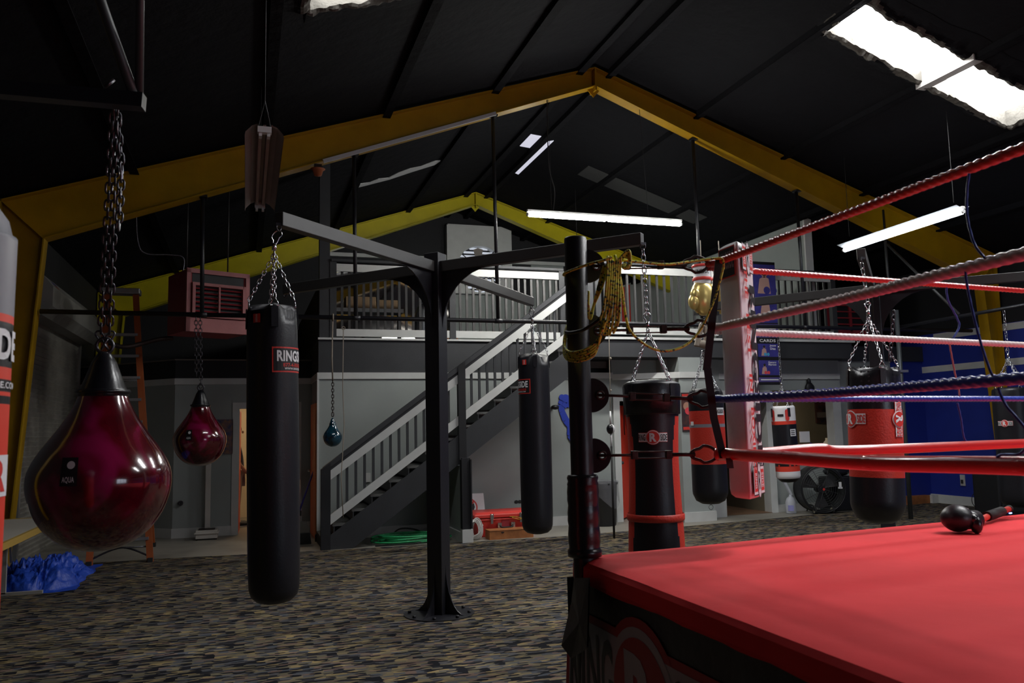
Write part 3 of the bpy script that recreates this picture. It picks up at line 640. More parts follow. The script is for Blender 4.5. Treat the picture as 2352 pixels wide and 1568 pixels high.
def bag7():
    top,bot=P(1797,932,y=11),P(1812,1108,y=11)
    t,W,L,_=bagbase('white, black and red patterned heavy bag with red stars near the floor fan','punching bag',top,bot)
    ca=math.atan2(-bot.y,-bot.x);rad=.185
    b=lambda z:0 if z<.07*L else 1 if z<.16*L else 2 if z<.21*L else 0 if z<.755*L else 2 if z<.80*L else 1
    pr=[(0,0),(rad*.6,.015),(rad*.92,.07),(rad,.10)]+[(rad,.1+(L-.12)*i/40) for i in range(1,41)]+[(rad*.9,L),(0,L)]
    m=MB().lathe(pr,32,bands=b);obj('body',m,['black_vinyl','white_vinyl','red_bright'],t,local=True)
    hang_set(t,W,L,rad,V(8.09,11,3.10),4,ca+.5,.30,big=True)
    m=MB();mp=cylmap(rad,ca,0,.002)
    for u in (-.13,-.02+.06,.11,.18):
        vs_=[]
        for k in range(10):
            r_=.024 if k%2==0 else .010;vs_.append(mp(u+r_*math.sin(2*PI*k/10),.28*L+r_*math.cos(2*PI*k/10)-.06,2))
        m.add(vs_,[list(range(10))])
    obj('star_print',m,'red_bright',t,local=True)
    for u in (.06,-.17):
        m=MB();grid_patch(m,.06,.12,mp,u,L*.88,2);disc_patch(m,.03,mp,u,L*.88-.06,2);disc_patch(m,.03,mp,u,L*.88+.06,2);obj('glove_print',m,'red_print',t,local=True)
    m=MB();grid_patch(m,.09,.035,mp,-.04,L*.88,2);obj('name_plate',m,'black_print',t,local=True)
    m=MB();m.m=0;grid_patch(m,.11,.11,mp,.14,L*.65,2);m.m=1
    for k in range(3):grid_patch(m,.07,.012,mp,.13,L*.65+.03-.03*k,3)
    obj('info_panel',m,['white_print','black_print'],t,local=True)
bag7()
def bag9():
    h=P(2305,706,x=jx);x,y=h.x,h.y;top,bot=V(x+.02,y,2.30),V(x+.12,y,.80)
    top=P(2322,890,y=y);bot=P(2345,1165,y=y)
    t,W,L,_=bagbase('black heavy bag with red side panels at the right edge of the view','punching bag',top,bot)
    ca=math.atan2(-bot.y,-bot.x);rad=.25
    m=MB();m.lathe(bagprof(L,rad),48)
    for i,f in enumerate(m.f):
        c=sum((m.v[k] for k in f),V(0,0,0))/len(f);a=math.atan2(c.y,c.x)-ca;a=(a+PI)%(2*PI)-PI
        if .22<c.z/L<.86 and abs(abs(a)-PI/2-.05)<.95:m.mi[i]=1
    for i,f in enumerate(m.f):
        c=sum((m.v[k] for k in f),V(0,0,0))/len(f);a=math.atan2(c.y,c.x)-ca;a=(a+PI)%(2*PI)-PI
        if a<-.0:m.mi[i]=0
    obj('body',m,['black_vinyl','red_vinyl'],t,local=True)
    hang_set(t,W,L,rad,h-Z*.03,4,ca+.5,.42,big=True)
    mp=cylmap(rad,ca-.45,L*.70,.002);m=MB();brand(m,.20,mp);obj('brand_logo',m,['white_print','black_print','red_print'],t,local=True)
bag9()
def bag_left():
    d=2.2;e=P(8,700,d=d);b=P(18,1568,d=d);ax=V(0,0,1);rad=.19
    c=V(e.x,e.y,0)-V(RT.x,RT.y,0).normalized()*rad;top=V(c.x,c.y,2.30);bot=V(c.x-.01,c.y,.42)
    t,W,L,_=bagbase('red, black and grey heavy bag cut off by the left edge of the view','punching bag',top,bot)
    ca=math.atan2(-bot.y,-bot.x)
    zs=[P(30,y,d=d).z-.42 for y in (715,740,838,870,895,905,925)]
    def b(z):
        for k,(lo) in enumerate(zs):
            if z>lo:return (0,1,2,1,2,1,2)[k]
        return 1
    pr=[(0,0),(rad*.6,.015),(rad*.95,.09)]+[(rad,.1+(L-.22)*i/150) for i in range(1,151)]+[(rad*.97,L-.14),(rad*.88,L-.07),(rad*.70,L-.02),(0,L)]
    m=MB().lathe(pr,40,bands=b);obj('body',m,['grey_vinyl','red_bright','black_vinyl'],t,local=True)
    mp=cylmap(rad,ca+.25,0,.0015)
    m=MB();text_mb(m,'RINGSIDE',.42,.085,mp,.02,(zs[1]+zs[2])/2,2,off=.04);obj('brand_lettering',m,'white_print',t,local=True)
    m=MB();text_mb(m,'WWW.RINGSIDE.COM',.34,.018,mp,.06,(zs[3]+zs[4])/2,2);obj('web_lettering',m,'white_print',t,local=True)
    m=MB();y0=(P(30,1045,d=d).z+P(30,1135,d=d).z)/2-.42;grid_patch(m,.12,.11,mp,.14,y0,2);m.m=1;text_mb(m,'R',.07,.085,mp,.145,y0,3,off=.04);obj('logo_patch',m,['white_print','red_print'],t,local=True)
    hang_set(t,W,L,rad,V(c.x,c.y,3.05),2,ca-.5,.42,strapc='grey_vinyl',spread=.45)
bag_left()
# ================================================================== TEARDROP BAGS
def teardrop(label,c,rad,hang,dbl=False,chain_r=.006,L=.06,mt='dark_iron',body='maroon_gloss',cap='black_vinyl2'):
    c=V(c);t=thing('teardrop_bag',label,'punching bag',c-Z*rad*1.03,'water-filled teardrop bags');t['_w']=tuple(c-Z*rad*1.03)
    pf=[(0,-1.03),(.25,-1.0),(.5,-.90),(.72,-.72),(.88,-.48),(.97,-.22),(1.0,0),(.97,.2),(.865,.42),(.73,.62),(.59,.82),(.465,1.02),(.38,1.2),(.335,1.33)]
    # smooth the outline
    prof=[(r*rad,z*rad) for r,z in pf]
    fine=[]
    for i in range(len(prof)-1):
        for k in range(4):
            s=k/4;a=prof[max(0,i-1)];b=prof[i];cc=prof[i+1];d_=prof[min(len(prof)-1,i+2)]
            h=lambda j:.5*((2*b[j])+(-a[j]+cc[j])*s+(2*a[j]-5*b[j]+4*cc[j]-d_[j])*s*s+(-a[j]+3*b[j]-3*cc[j]+d_[j])*s**3)
            fine.append((max(0,h(0)),h(1)))
    fine.append(prof[-1])
    m=MB().lathe(fine,56,c);obj('body',m,body,t)
    m=MB().lathe([(.34*rad,1.28*rad),(.36*rad,1.30*rad),(.355*rad,1.36*rad),(.32*rad,1.42*rad),(.245*rad,1.62*rad),(.175*rad,1.82*rad),(.10*rad,1.95*rad),(0,1.99*rad)],32,c)
    m.ring(c+Z*1.36*rad,.352*rad,.012*rad/.3);obj('cap',m,cap,t)
    tip=c+Z*1.97*rad
    m=MB().ring(tip+Z*.03,.035*rad/.3,.007*rad/.3*1.2,(0,1,0));obj('shackle',m,'dark_iron',t)
    hang=V(hang)
    if dbl:
        m=MB().chain(hang+V(.008,0,0),tip+V(.018,0,.09),L,.55,chain_r);obj('hanging_chain',m,mt,t)
        m=MB().chain(hang-V(.008,0,0),tip+V(-.018,0,.09),L,.55,chain_r);m.chain(tip+V(-.03,.0,.09),tip+V(.01,0,.02),L,.55,chain_r);m.chain(tip+V(.03,.0,.09),tip+V(-.01,0,.02),L,.55,chain_r);obj('hanging_chain',m,mt,t)
        k=hang.lerp(tip,.26);m=MB().chain(hang+V(0,.02,0),k+V(.035,0,0),L,.55,chain_r);m.chain(k+V(.035,0,0),k+V(.03,0,-.25),L,.55,chain_r);obj('loose_chain',m,mt,t)
    else:
        m=MB().chain(hang,tip+Z*.03,L,.6,chain_r);obj('hanging_chain',m,mt,t)
        if body=='maroon_gloss':
            m=MB().chain(hang+V(-.05,0,0),hang+V(-.03,0,-.75),L,.6,chain_r);obj('loose_chain',m,mt,t)
    a=math.atan2(-c.y,-c.x)-.42
    if body=='maroon_gloss':
        def mp(u,v,k):
            zz=(.20*rad+v);rr=rad*math.sqrt(max(.05,1-(zz/rad)**2*.62))*1.0+.001*(k+1);aa=a+u/rad;return c+V(rr*math.cos(aa),rr*math.sin(aa),zz)
        s=rad/.29*1.35;m=MB();m.m=0;grid_patch(m,.05*s,.085*s,mp,k=1);m.m=1;disc_patch(m,.012*s,mp,.006*s,.02*s,3,n=12);text_mb(m,'AQUA',.036*s,.02*s,mp,0,-.025*s,3)
        obj('brand_label',m,['black_print','white_print'],t)
    return t
cL=P(231,1106,d=3.62)
teardrop('large glossy maroon teardrop water bag hanging from heavy chains in the left foreground',cL,.293,P(266,240,d=3.45),True,.0045,.047)
teardrop('smaller glossy maroon teardrop bag hanging by the lit doorway',P(459,1010,y=11),.318,V(-.57,11,3.11),False,.0055,.062)
c=P(764,1003,y=11)
t=teardrop('tiny glossy dark blue teardrop ball hanging on a rope by the stair wall',c,.125,V(c.x-.0,11,c.z+.75),False,.005,.05,'rust_iron','blue_ball','blue_ball');t['group']='';del t['group']
m=MB();m.tube([V(c.x,11,c.z+.74),V(c.x-.01,11,2.6),V(c.x,11,3.17)],.010,rf=lambda a,i:1);m.ring((c.x,11,pz),.045,.01,(1,0,0));obj('rope',m,'cord_tan',t)
m=MB();m.tube([V(c.x+.14,11,3.0),V(c.x+.13,11,2.2),V(c.x+.15,11,1.7),V(c.x+.11,11,1.0),V(c.x+.14,11.02,.5)],.006);m.ring((c.x+.14,11,3.0),.02,.006,(0,1,0))
tag(obj('hanging_line',m,'cord_tan'),'thin pale cord hanging beside the tiny blue ball','cord')
# bracket holding the big teardrop
B=V(-.44,3.49,2.97)
t=thing('wall_bracket','black pipe bracket at the top left holding the large maroon bag','bracket',B)
m=MB().beam(B+V(.03,0,.0),P(0,205,z=3.0)+(P(0,205,z=3.0)-B)*1.6,.06,.06);obj('beam',m,'black_steel',t)
q=P(230,0,y=3.55);m=MB().cyl(B+V(.0,0,0),B+(q-B)*2.7,.021);obj('diagonal_brace',m,'grey_steel',t)
m=MB().cyl(B+V(.01,.01,0),V(B.x-.03,B.y+.02,rz(B.x)),.017);obj('upright_pipe',m,'grey_steel',t)
m=MB().cyl(P(240,200,d=3.5),P(262,183,d=3.52),.008);obj('pin',m,'dark_iron',t)
# double-end bag
a=P(1397,700,y=10.9);c=P(1403,985,y=10.9);b=P(1411,1246,y=10.9)
t=thing('double_end_bag','small black, white and red double-end ball strung on cords beside the ring post','punching bag',(b.x,b.y,b.z))
m=MB();m.blob(c,(.062,.062,.072));obj('ball',m,'white_vinyl',t)
m=MB();m.blob(c+V(-.012,-.006,0),(.055,.06,.074));obj('ball_panel',m,'black_vinyl2',t)
m=MB();m.cyl(c+Z*.06,c+Z*.26,.016,.012);m.cyl(c-Z*.06,c-Z*.26,.016,.012);obj('strap',m,'white_print',t)
m=MB();m.tube([c+Z*.25,P(1401,870,y=10.9),P(1400,830,y=10.9),V(a.x,a.y,3.2)],.006);m.blob(P(1402,823,y=10.9),(.02,.02,.02),8,6);m.blob(P(1403,896,y=10.9),(.014,.014,.014),8,6);obj('upper_cord',m,'cord_tan',t)
m=MB();m.cyl(c-Z*.25,b,.016);m.cyl(b,V(b.x,b.y,.02),.016);obj('lower_cord',m,'rubber',t)
# ================================================================== BOXING RING
CZ=1.02
ringt=thing('boxing_ring','raised boxing ring with red canvas and black printed skirt','boxing ring',(3.8,1.2,0))
A0=V(1.47,3.60,CZ);A1=V(1.47,-1.4,CZ);A2=V(6.45,-1.0,CZ);A3=V(6.45,4.17,CZ)
def quadgrid(a,b,c,d,nx,ny,zf):
    vs_=[];fs=[]
    for i in range(nx+1):
        for j in range(ny+1):
            s,t=i/nx,j/ny;p=(a*(1-s)+d*s)*(1-t)+(b*(1-s)+c*s)*t;vs_.append(p+Z*zf(p,s,t))
    for i in range(nx):
        for j in range(ny):k=i*(ny+1)+j;fs.append((k,k+1,k+ny+2,k+ny+1)[::-1])
    return vs_,fs
from mathutils import noise as NZ
def zf(p,s,t):
    e=min(s,1-s,t,1-t);r=-.012*max(0,1-e/.006)
    cn=max(0,1-(p-A0).length/.5);return r+.004*NZ.noise(V(p.x*.9,p.y*2.5,0))+cn*.010*math.sin(34*(p.y+p.x*.3))*cn
vs_,fs=quadgrid(A0,A1,A2,A3,120,120,zf)
m=MB().add([p for p in vs_],[f[::-1] for f in fs],True)
for p,q in ((A0,A1),(A3,A0),(A2,A3),(A1,A2)):
    d=(q-p).normalized();nn=V(-d.y,d.x,0) ;N=60
    cen=(A0+A2)/2
    if nn.dot(p-cen)<0:nn=-nn
    m2=[]
    for i in range(N+1):
        c=p.lerp(q,i/N);w=.004*NZ.noise(c*5)
        m2.append([c+Z*-.012,c+nn*(.016+w)-Z*.03,c+nn*(.018+w)-Z*.085,c+nn*(.014+w)-Z*(.105+.006*NZ.noise(c*4))])
    for i in range(N):
        for k in range(3):m.add([m2[i][k],m2[i+1][k],m2[i+1][k+1],m2[i][k+1]],[(0,1,2,3)],True)
obj('canvas',m,'canvas_red',ringt)
m=MB()
for i in range(3):
    m.m=0
m.prism([V(1.50,3.55,.0)+Z*.08,V(1.50,-1.35,.08),V(6.4,-.95,.08),V(6.4,4.12,.08)],(0,0,.85));obj('platform',m,'black_wall',ringt)
# skirt with folds; left face carries the printed brand
m=MB();N=200
def skx(y,z):
    f=(CZ-.1-z);dz=max(0,min(1,f/.9));w=.012*math.sin(y*7+1)*dz+.02*NZ.noise(V(y*2.2,z*1.3,4))*dz
    near=max(0,1-(3.62-y)/.35);return 1.455-w-near*dz*.05
for i in range(N):
    for j in range(14):
        y0,y1=3.62-5.0*i/N,3.62-5.0*(i+1)/N;z0,z1=CZ-.095-.9*j/14,CZ-.095-.9*(j+1)/14
        m.add([(skx(y0,z0),y0,z0),(skx(y1,z0),y1,z0),(skx(y1,z1),y1,z1),(skx(y0,z1),y0,z1)],[(3,2,1,0)],True)
for p,q in ((A3,V(1.43,3.62,CZ)),(A2,A3),(A1,A2)):
    for i in range(40):
        a=p.lerp(q,i/40);b=p.lerp(q,(i+1)/40);m.quad(V(a.x,a.y,.03),V(b.x,b.y,.03),V(b.x,b.y,CZ-.095),V(a.x,a.y,CZ-.095))
skt=obj('skirt',m,'skirt',ringt)
# flap of loose skirt cloth hanging round the post
m=MB();a=P(1313,1378,d=3.62);b=P(1289,1482,d=3.55);c=P(1312,1512,d=3.5);d=P(1348,1490,d=3.3);e=P(1352,1330,d=3.4);f=P(1318,1330,d=3.6)
mid=P(1330,1430,d=3.42)
for p,q in ((a,b),(b,c),(c,d),(d,e),(e,f),(f,a)):m.add([mid,p,q],[(0,1,2)],True)
m.T=None;nv=len(m.v)
m.add([p+V(.02,.03,0) for p in list(m.v)],[list(f) for f in m.f],True);obj('skirt_flap',m,'skirt',skt)
# printed brand on the skirt
def smap(u,v,k):
    y=2.93-u*.655;z=.565+v*.66;return V(skx(y,z)-.004-.0015*k,y,z)
def sub(mb,w,h,u0,v0,k):
    for i in range(10):
        for j in range(6):
            a=u0-w/2+w*i/10;b=v0-h/2+h*j/6;mb.add([smap(a,b,k),smap(a+w/10,b,k),smap(a+w/10,b+h/6,k),smap(a,b+h/6,k)],[(0,1,2,3)])
def subdisc(mb,r,k,rx=1):
    for i in range(36):
        for j in range(5):
            p=lambda t,s:smap(rx*r*s*math.cos(t),r*s*math.sin(t),k);t0,t1=2*PI*i/36,2*PI*(i+1)/36
            mb.add([p(t0,j/5),p(t0,(j+1)/5),p(t1,(j+1)/5),p(t1,j/5)],[(0,1,2,3)])
m=MB();m.m=1;sub(m,2.16,.70,0,0,1);subdisc(m,.475,1.5,1.05);m.m=0;sub(m,2.06,.60,0,0,2);subdisc(m,.42,2.6,1.05);m.m=1;subdisc(m,.36,3.5,1.05);m.m=0;text_mb(m,'R',.42,.52,smap,0,0,4.5,off=.05)
m.m=2;text_mb(m,'RING',.62,.50,smap,-.70,0,4,off=.02);text_mb(m,'SIDE',.62,.50,smap,.70,0,4,off=.02)
obj('skirt_brand',m,['skirt_white','skirt_red','black_print'],skt)
# ring post
pb=V(1.40,3.45,0)
post=P(1326,536,d=3.80);pl_=P(1338,1272,d=3.80);pc=V((post.x+pl_.x)/2,(post.y+pl_.y)/2,0)
t=thing('ring_post','thick black round ring post with welded lugs at the near corner of the ring','ring post',(pc.x,pc.y,0))
m=MB();zt=post.z;m.lathe([(0,zt-.003),(.050,zt-.002),(.053,zt-.008),(.053,.9),(.053,.0)],40,(pc.x,pc.y,0));cl_=obj('column',m,'black_steel',t)
m=MB();zb=pl_.z;za=P(1335,1088,d=3.8).z
pr=[(.054,za+.0),(.068,za-.002),(.073,za-.015),(.068,za-.03),(.073,za-.045)]
for k in range(0,3):
    z0=za-.05-(za-.05-zb-.04)*k/3;z1=za-.05-(za-.05-zb-.04)*(k+1)/3;pr+=[(.071,z0),(.074,z0-.03),(.073,(z0+z1)/2),(.074,z1+.03),(.070,z1+.004)]
pr+=[(.073,zb+.035),(.078,zb+.03),(.077,zb+.003),(.05,zb)]
m.lathe(pr[::-1],40,(pc.x,pc.y,0));obj('foam_wrap',m,'black_vinyl2',t)
lz=[P(1385,y,d=3.8).z for y in (604,757,907,1045)]
dirl=V(RT.x,RT.y,0).normalized()
for k,z in enumerate(lz):
    m=MB();c=V(pc.x,pc.y,z)+dirl*.05;a=dirl;pts=[c+a*(.085*math.cos(PI*i/16-PI/2))+Z*(.080*math.sin(PI*i/16-PI/2)) for i in range(17)]
    n_=V(-dirl.y,dirl.x,0)*.012
    # plate with a hole: ring of quads
    hc=c+a*.045;hr=.016
    NL=48;hole=[hc+a*(hr*math.cos(2*PI*i/NL))+Z*(hr*math.sin(2*PI*i/NL)) for i in range(NL)]
    outer=[]
    for i in range(NL):
        dv=V(0,0,0)+a*math.cos(2*PI*i/NL)+Z*math.sin(2*PI*i/NL);s=.0
        while True:
            s+=.001;q=hc+dv*s;w=q-c
            if w.dot(a)<0 or (w.dot(a)/.085)**2+(w.z/.080)**2>1 or s>.12:break
        outer.append(hc+dv*s)
    for i in range(NL):
        j=(i+1)%NL
        m.add([hole[i],outer[i],outer[j],hole[j],hole[i]+n_,outer[i]+n_,outer[j]+n_,hole[j]+n_],[(0,1,2,3),(7,6,5,4),(1,5,6,2),(0,3,7,4)])
    obj('lug',m,'black_steel',cl_)
for x_,y_,lb in ((6.42,3.96,'black ring post at the far right corner of the ring'),(2.14,-1.37,'black ring post at the ring corner beside the viewer')):
    t=thing('ring_post',lb,'ring post',(x_,y_,CZ))
    obj('column',MB().lathe([(.053,CZ),(.053,2.49),(.048,2.50),(0,2.50)],28,(x_,y_,0)),'black_steel',t)
    obj('foam_wrap',MB().lathe([(.054,CZ+.02),(.072,CZ+.03),(.072,CZ+.33),(.054,CZ+.34)],28,(x_,y_,0)),'black_vinyl2',t)
# ropes
def twist(pts,r,step=.008,pitch=.095,amp=.24,n=14,smooth_=False):
    out=[];ctr=0
    pts=[V(p) for p in pts]
    for i in range(len(pts)-1):
        a=pts[max(0,i-1)];b=pts[i];c=pts[i+1];d=pts[min(len(pts)-1,i+2)];L=(c-b).length;k=max(1,int(L/step))
        for j in range(k):
            s=j/k;out.append(.5*((2*b)+(-a+c)*s+(2*a-5*b+4*c-d)*s*s+(-a+3*b-3*c+d)*s**3))
    out.append(pts[-1]);kk=2*PI*step/pitch
    m=MB()
    if smooth_:m.tube(out,r,n)
    else:m.tube(out,r,n,rf=lambda t,i:1-amp+amp*abs(math.cos(1.5*(t-i*kk))))
    return m
XN=2.14
def nearz(px1,py1,px2,py2):
    a=P(px1,py1,x=XN);b=P(px2,py2,x=XN);return a,b
lv=[('top',(1668,594,2352,340),(1742,623,2352,668),'rope_red',.0185),('second',(1668,747,2352,583),(1742,764,2352,792),'rope_white',.021),('third',(1668,915,2352,868),(1742,916,2352,916),'rope_blue',.020),('bottom',(1672,1043,2352,1070),(1742,1041,2352,1018),'rope_red',.025)]
coln={'rope_red':'red','rope_white':'white','rope_blue':'blue'}
FY=lambda x:3.50+(x-2.14)*.107
def farp(px,py):
    # intersect with the far rope plane
    D=FW+RT*((px-1176)/F)+UP*((784-py)/F);t=(3.50-2.14*.107)/(D.y-.107*D.x);return V(D.x*t,D.y*t,D.z*t+H)
TB=[]
for i,(nm,nr,fr,mt,r) in enumerate(lv):
    a,b=nearz(*nr);d=(b-a)/(a.y-b.y)
    if i==1:pass
    s=V(XN-.01,3.40,a.z+d.z*(-(3.40-a.y)))
    pts=[s,a,a.lerp(b,.5)+Z*(-.006 if i else 0),b,a+d*(a.y-0.6),a+d*(a.y+1.3)]
    pts[0]=V(XN-.02,3.40,(a.z))
    if i==3:
        mid=P(2000,1063,x=XN);pts=[pts[0],a,P(1800,1050,x=XN),mid,b,V(XN,.6,b.z+.01),V(XN,-1.3,b.z+.03)]
    m=twist(pts,r*(1.0 if i<3 else 1.12),smooth_=(i==3),pitch=.10)
    if i==3:
        for q in range(1,len(pts)-2):m.tube([pts[q]-V(0,.02,0),pts[q]+V(0,.02,0)],r*1.12,12)
    rt=tag(obj('ring_rope',m,mt),'%s %s ring rope on the side running towards the viewer'%(coln[mt],nm if i in (0,3) else ('second from top' if i==1 else 'third from top')),'rope','near-side ring ropes')
    c=farp(*fr[:2]);e=farp(*fr[2:]);dd=(e-c)/(e.x-c.x)
    st=c+dd*(2.19-c.x);en=c+dd*(6.35-c.x)
    if i==3:
        pts=[st,c,farp(1880,1030),farp(1960,1034),e,en]
    else:pts=[st,c,c.lerp(e,.5),e,en]
    m=twist(pts,r*(.92 if i<3 else 1.12),smooth_=(i==3),pitch=.085)
    tag(obj('ring_rope',m,mt),'%s %s ring rope along the far side of the ring'%(coln[mt],nm if i in (0,3) else ('second from top' if i==1 else 'third from top')),'rope','far-side ring ropes')
    TB.append((V(pc.x,pc.y,lz[i])+dirl*.095,V(XN-.035,3.41,a.z)))
wraps=('top','second from top','third from top','lowest')
for i,(p,q) in enumerate(TB):
    t=thing('turnbuckle',['rusty steel turnbuckle at the topmost rope, half under yellow rope','rusty steel turnbuckle holding the white rope','rusty steel turnbuckle crossing the collar of the black and red bag','lowest rusty steel turnbuckle, at the bottom red rope'][i],'turnbuckle',tuple(p.lerp(q,.5)),'turnbuckles at the ring corner')
    d=(q-p).normalized();L=(q-p).length;n_=V(d.y,-d.x,0).normalized()
    m=MB().tube([p-d*.02,p+d*L*.2,p+d*L*.31],[.008,.0065,.008],10);m.ring(p,.018,.006,n_,12);obj('hook_rod',m,'rust_iron',t)
    m=MB();a,b=p+d*L*.28,p+d*L*.60
    for s in (-1,1):m.beam(a+Z*.015*s,b+Z*.015*s,.014,.006)
    m.beam(a-d*.012,a+d*.018,.026,.040);m.beam(b-d*.018,b+d*.012,.026,.040);obj('turnbuckle_frame',m,'rust_iron',t,bev=.003)
    m=MB().tube([b,b+d*L*.12,q-d*.09],[.010,.009,.012],10);obj('eye_rod',m,'rust_iron',t)
    m=MB();c=q-d*.045;pts=[c+d*(.065*math.cos(a_))+Z*(.040*math.sin(a_)*(1.0 if math.cos(a_)>-.3 else .7)) for a_ in [2*PI*k/20 for k in range(20)]];m.tube(pts,.0075,8,closed=True);obj('pear_link',m,'rust_iron',t)
# rope seizing near the corner (white rope is fatter there)
# corner pad
zt_=P(1697,540,d=3.80).z;zb_=P(1716,1148,d=3.76).z
fl0=lambda p:V(p.x,p.y,0);Lp,Ep,Rp=fl0(P(1664,885,y=3.45)),fl0(P(1711,882,y=3.27)),fl0(P(1743,885,y=3.43));Bp=Lp+Rp-Ep
t=thing('corner_pad','tall white corner pad with red and black lettering hanging in the ring corner','corner pad',(2.26,3.42,zb_))
m=MB();lay=[]
def shrink(pts,k):
    c=sum(pts,V(0,0,0))/4;return [c+(p-c)*k for p in pts]
base=[Lp,Ep,Rp,Bp]
rings=[]
for z,k,dz in ((zb_+.0,.70,0),(zb_+.015,.93,.0),(zb_+.04,1,0),(zb_+.3,1.0,0),(zb_+.6,1.02,0),(zt_-.3,1.0,0),(zt_-.05,1,0),(zt_-.012,.92,0),(zt_,.7,0)):
    pts=[]
    q=shrink(base,k)
    for a in range(4):
        p0,p1=q[a],q[(a+1)%4]
        for s in (.04,.12,.3,.5,.7,.88,.96):
            bl=p0.lerp(p1,s);c=sum(q,V(0,0,0))/4;o_=(bl-c).normalized()
            pts.append(bl+o_*(.006*math.sin(PI*s))+Z*z)
    rings.append(pts)
n_=len(rings[0]);m.add([p for r_ in rings for p in r_],[(i*n_+k,i*n_+(k+1)%n_,(i+1)*n_+(k+1)%n_,(i+1)*n_+k) for i in range(len(rings)-1) for k in range(n_)],True)
m.add(rings[0],[list(range(n_))[::-1]]);m.add(rings[-1],[list(range(n_))]);pb_=obj('pad_body',m,'white_vinyl',t)
# seams
fr_=(Rp-Ep);fw_=fr_.length;ks=fw_/.20;mp0=planemap((Ep+Rp)/2+Z*(zt_+zb_)/2+V(fr_.y,-fr_.x,0).normalized()*.011,fr_,Z);mp=lambda u,v,k:mp0(u*ks*.86-.010,v,k)
HT=(zt_-zb_)
m=MB();m.m=0
mf=lambda u,v,k:mp(u,v,k)
txts=[('THE',.205,.40),('BEST',.275,.135),('IN',.11,-.105),('BOXING',.40,-.385)]
sc=HT/1.30
for s_,w_,v_ in txts:
    o_=0
    mx_=lambda u,v,k:mp(u,v,k)
    text_mb(m,s_,w_*sc*.78,.050,mx_,-.050,(v_+.03)*sc,3,off=.03,rot=1)
text_mb(m,'TM',.03,.012,mp,-.05,-.55*sc,3,rot=1)
m.m=1;text_mb(m,'RINGSIDE',.92*sc,.088,mp,.045,-.03*sc,3,off=.05,rot=1)
m.m=0
for v_ in (.565,-.56):
    mm=lambda u,v,k,v_=v_:mp(u,v+v_*sc,k)
    m.m=1;grid_patch(m,.175,.135,mm,0,0,1.5);m.m=2;grid_patch(m,.168,.125,mm,0,0,2);m.m=0;grid_patch(m,.052,.10,mm,-.052,0,3);grid_patch(m,.052,.10,mm,.052,0,3)
    m.m=1;disc_patch(m,.088,mm,0,0,4,ax=.36);m.m=2;disc_patch(m,.078,mm,0,0,5,ax=.34);m.m=1;text_mb(m,'R',.034,.085,mm,0,0,6)
    m.m=2;text_mb(m,'RING',.07,.03,mm,-.052,0,4,rot=1);text_mb(m,'SIDE',.07,.03,mm,.052,0,4,rot=1)
obj('pad_lettering',m,['red_print','black_print','white_print'],pb_)
mp=planemap((Lp+Ep)/2+Z*(zt_-.10)-V(.010,.004,0),(Ep-Lp),Z);m=MB();m.m=1;grid_patch(m,.145,.15,mp,k=1);m.m=0;grid_patch(m,.133,.138,mp,k=2);m.m=2;text_mb(m,'RINGSIDE',.12,.085,mp,0,.01,3,off=.02)
obj('brand_label',m,['black_print','red_print','grey_vinyl'],pb_)
# black strap at the corner
m=MB()
def ribbon(mb,pts,w,n_):
    pts=[V(p) for p in pts];n_=V(n_).normalized()*w/2
    for i in range(len(pts)-1):
        a,b=pts[i],pts[i+1];dd=(b-a).normalized();s=dd.cross(V(RT)).normalized();u=V(RT)*w/2;mb.prism([a-u,a+u,b+u,b-u],FW*.004)
ribbon(m,[P(1652,596,d=3.86),P(1640,700,d=3.85),P(1623,850,d=3.85)],.036,RT);ribbon(m,[P(1625,845,d=3.85),P(1640,960,d=3.83),P(1662,1052,d=3.80)],.036,RT);ribbon(m,[P(1675,1052,d=3.74),P(1678,1075,d=3.74)],.03,RT)
tag(obj('webbing_strap',m,'black_print'),'long black webbing strap looped down past the corner of the ropes','strap')
# spacer cords between ropes
def cord(pts,r,mt,lb,tw=True):
    m=twist(pts,r,step=.008,pitch=.03,amp=.25,n=8) if tw else MB().tube(pts,r)
    return tag(obj('spacer_cord',m,mt),lb,'cord','cords tied between the ring ropes')
n=lambda x,y:P(x,y,x=XN-.012)
cord([n(2226,398),n(2221,440),n(2222,500),n(2238,560),n(2262,592)],.0042,'cord_blue','blue speckled cord hanging from the top red rope near the right edge')
cord([n(2217,608),n(2222,660),n(2245,760),n(2270,840),n(2286,874)],.0042,'cord_blue','dark blue cord between the near white and blue ropes')
cord([n(2292,890),n(2310,930),n(2340,965),n(2362,1000),n(2345,1040),n(2300,1044),n(2290,1050)],.0045,'cord_blue','dark blue cord hooking from the near blue rope down to the bottom red rope')
f=farp
cord([f(2173,655),f(2178,690),f(2198,730),f(2203,750),f(2190,775)],.0065,'cord_blue','blue cord between the far red and white ropes')
cord([f(2181,790),f(2192,850),f(2203,900),f(2203,912)],.0055,'cord_pink','pinkish cord between the far white and blue ropes')
cord([f(2199,925),f(2207,960),f(2213,1000),f(2222,1020)],.0065,'cord_blue2' if 'cord_blue2' in MATS else 'cord_blue','bright blue cord between the far blue and bottom red ropes')
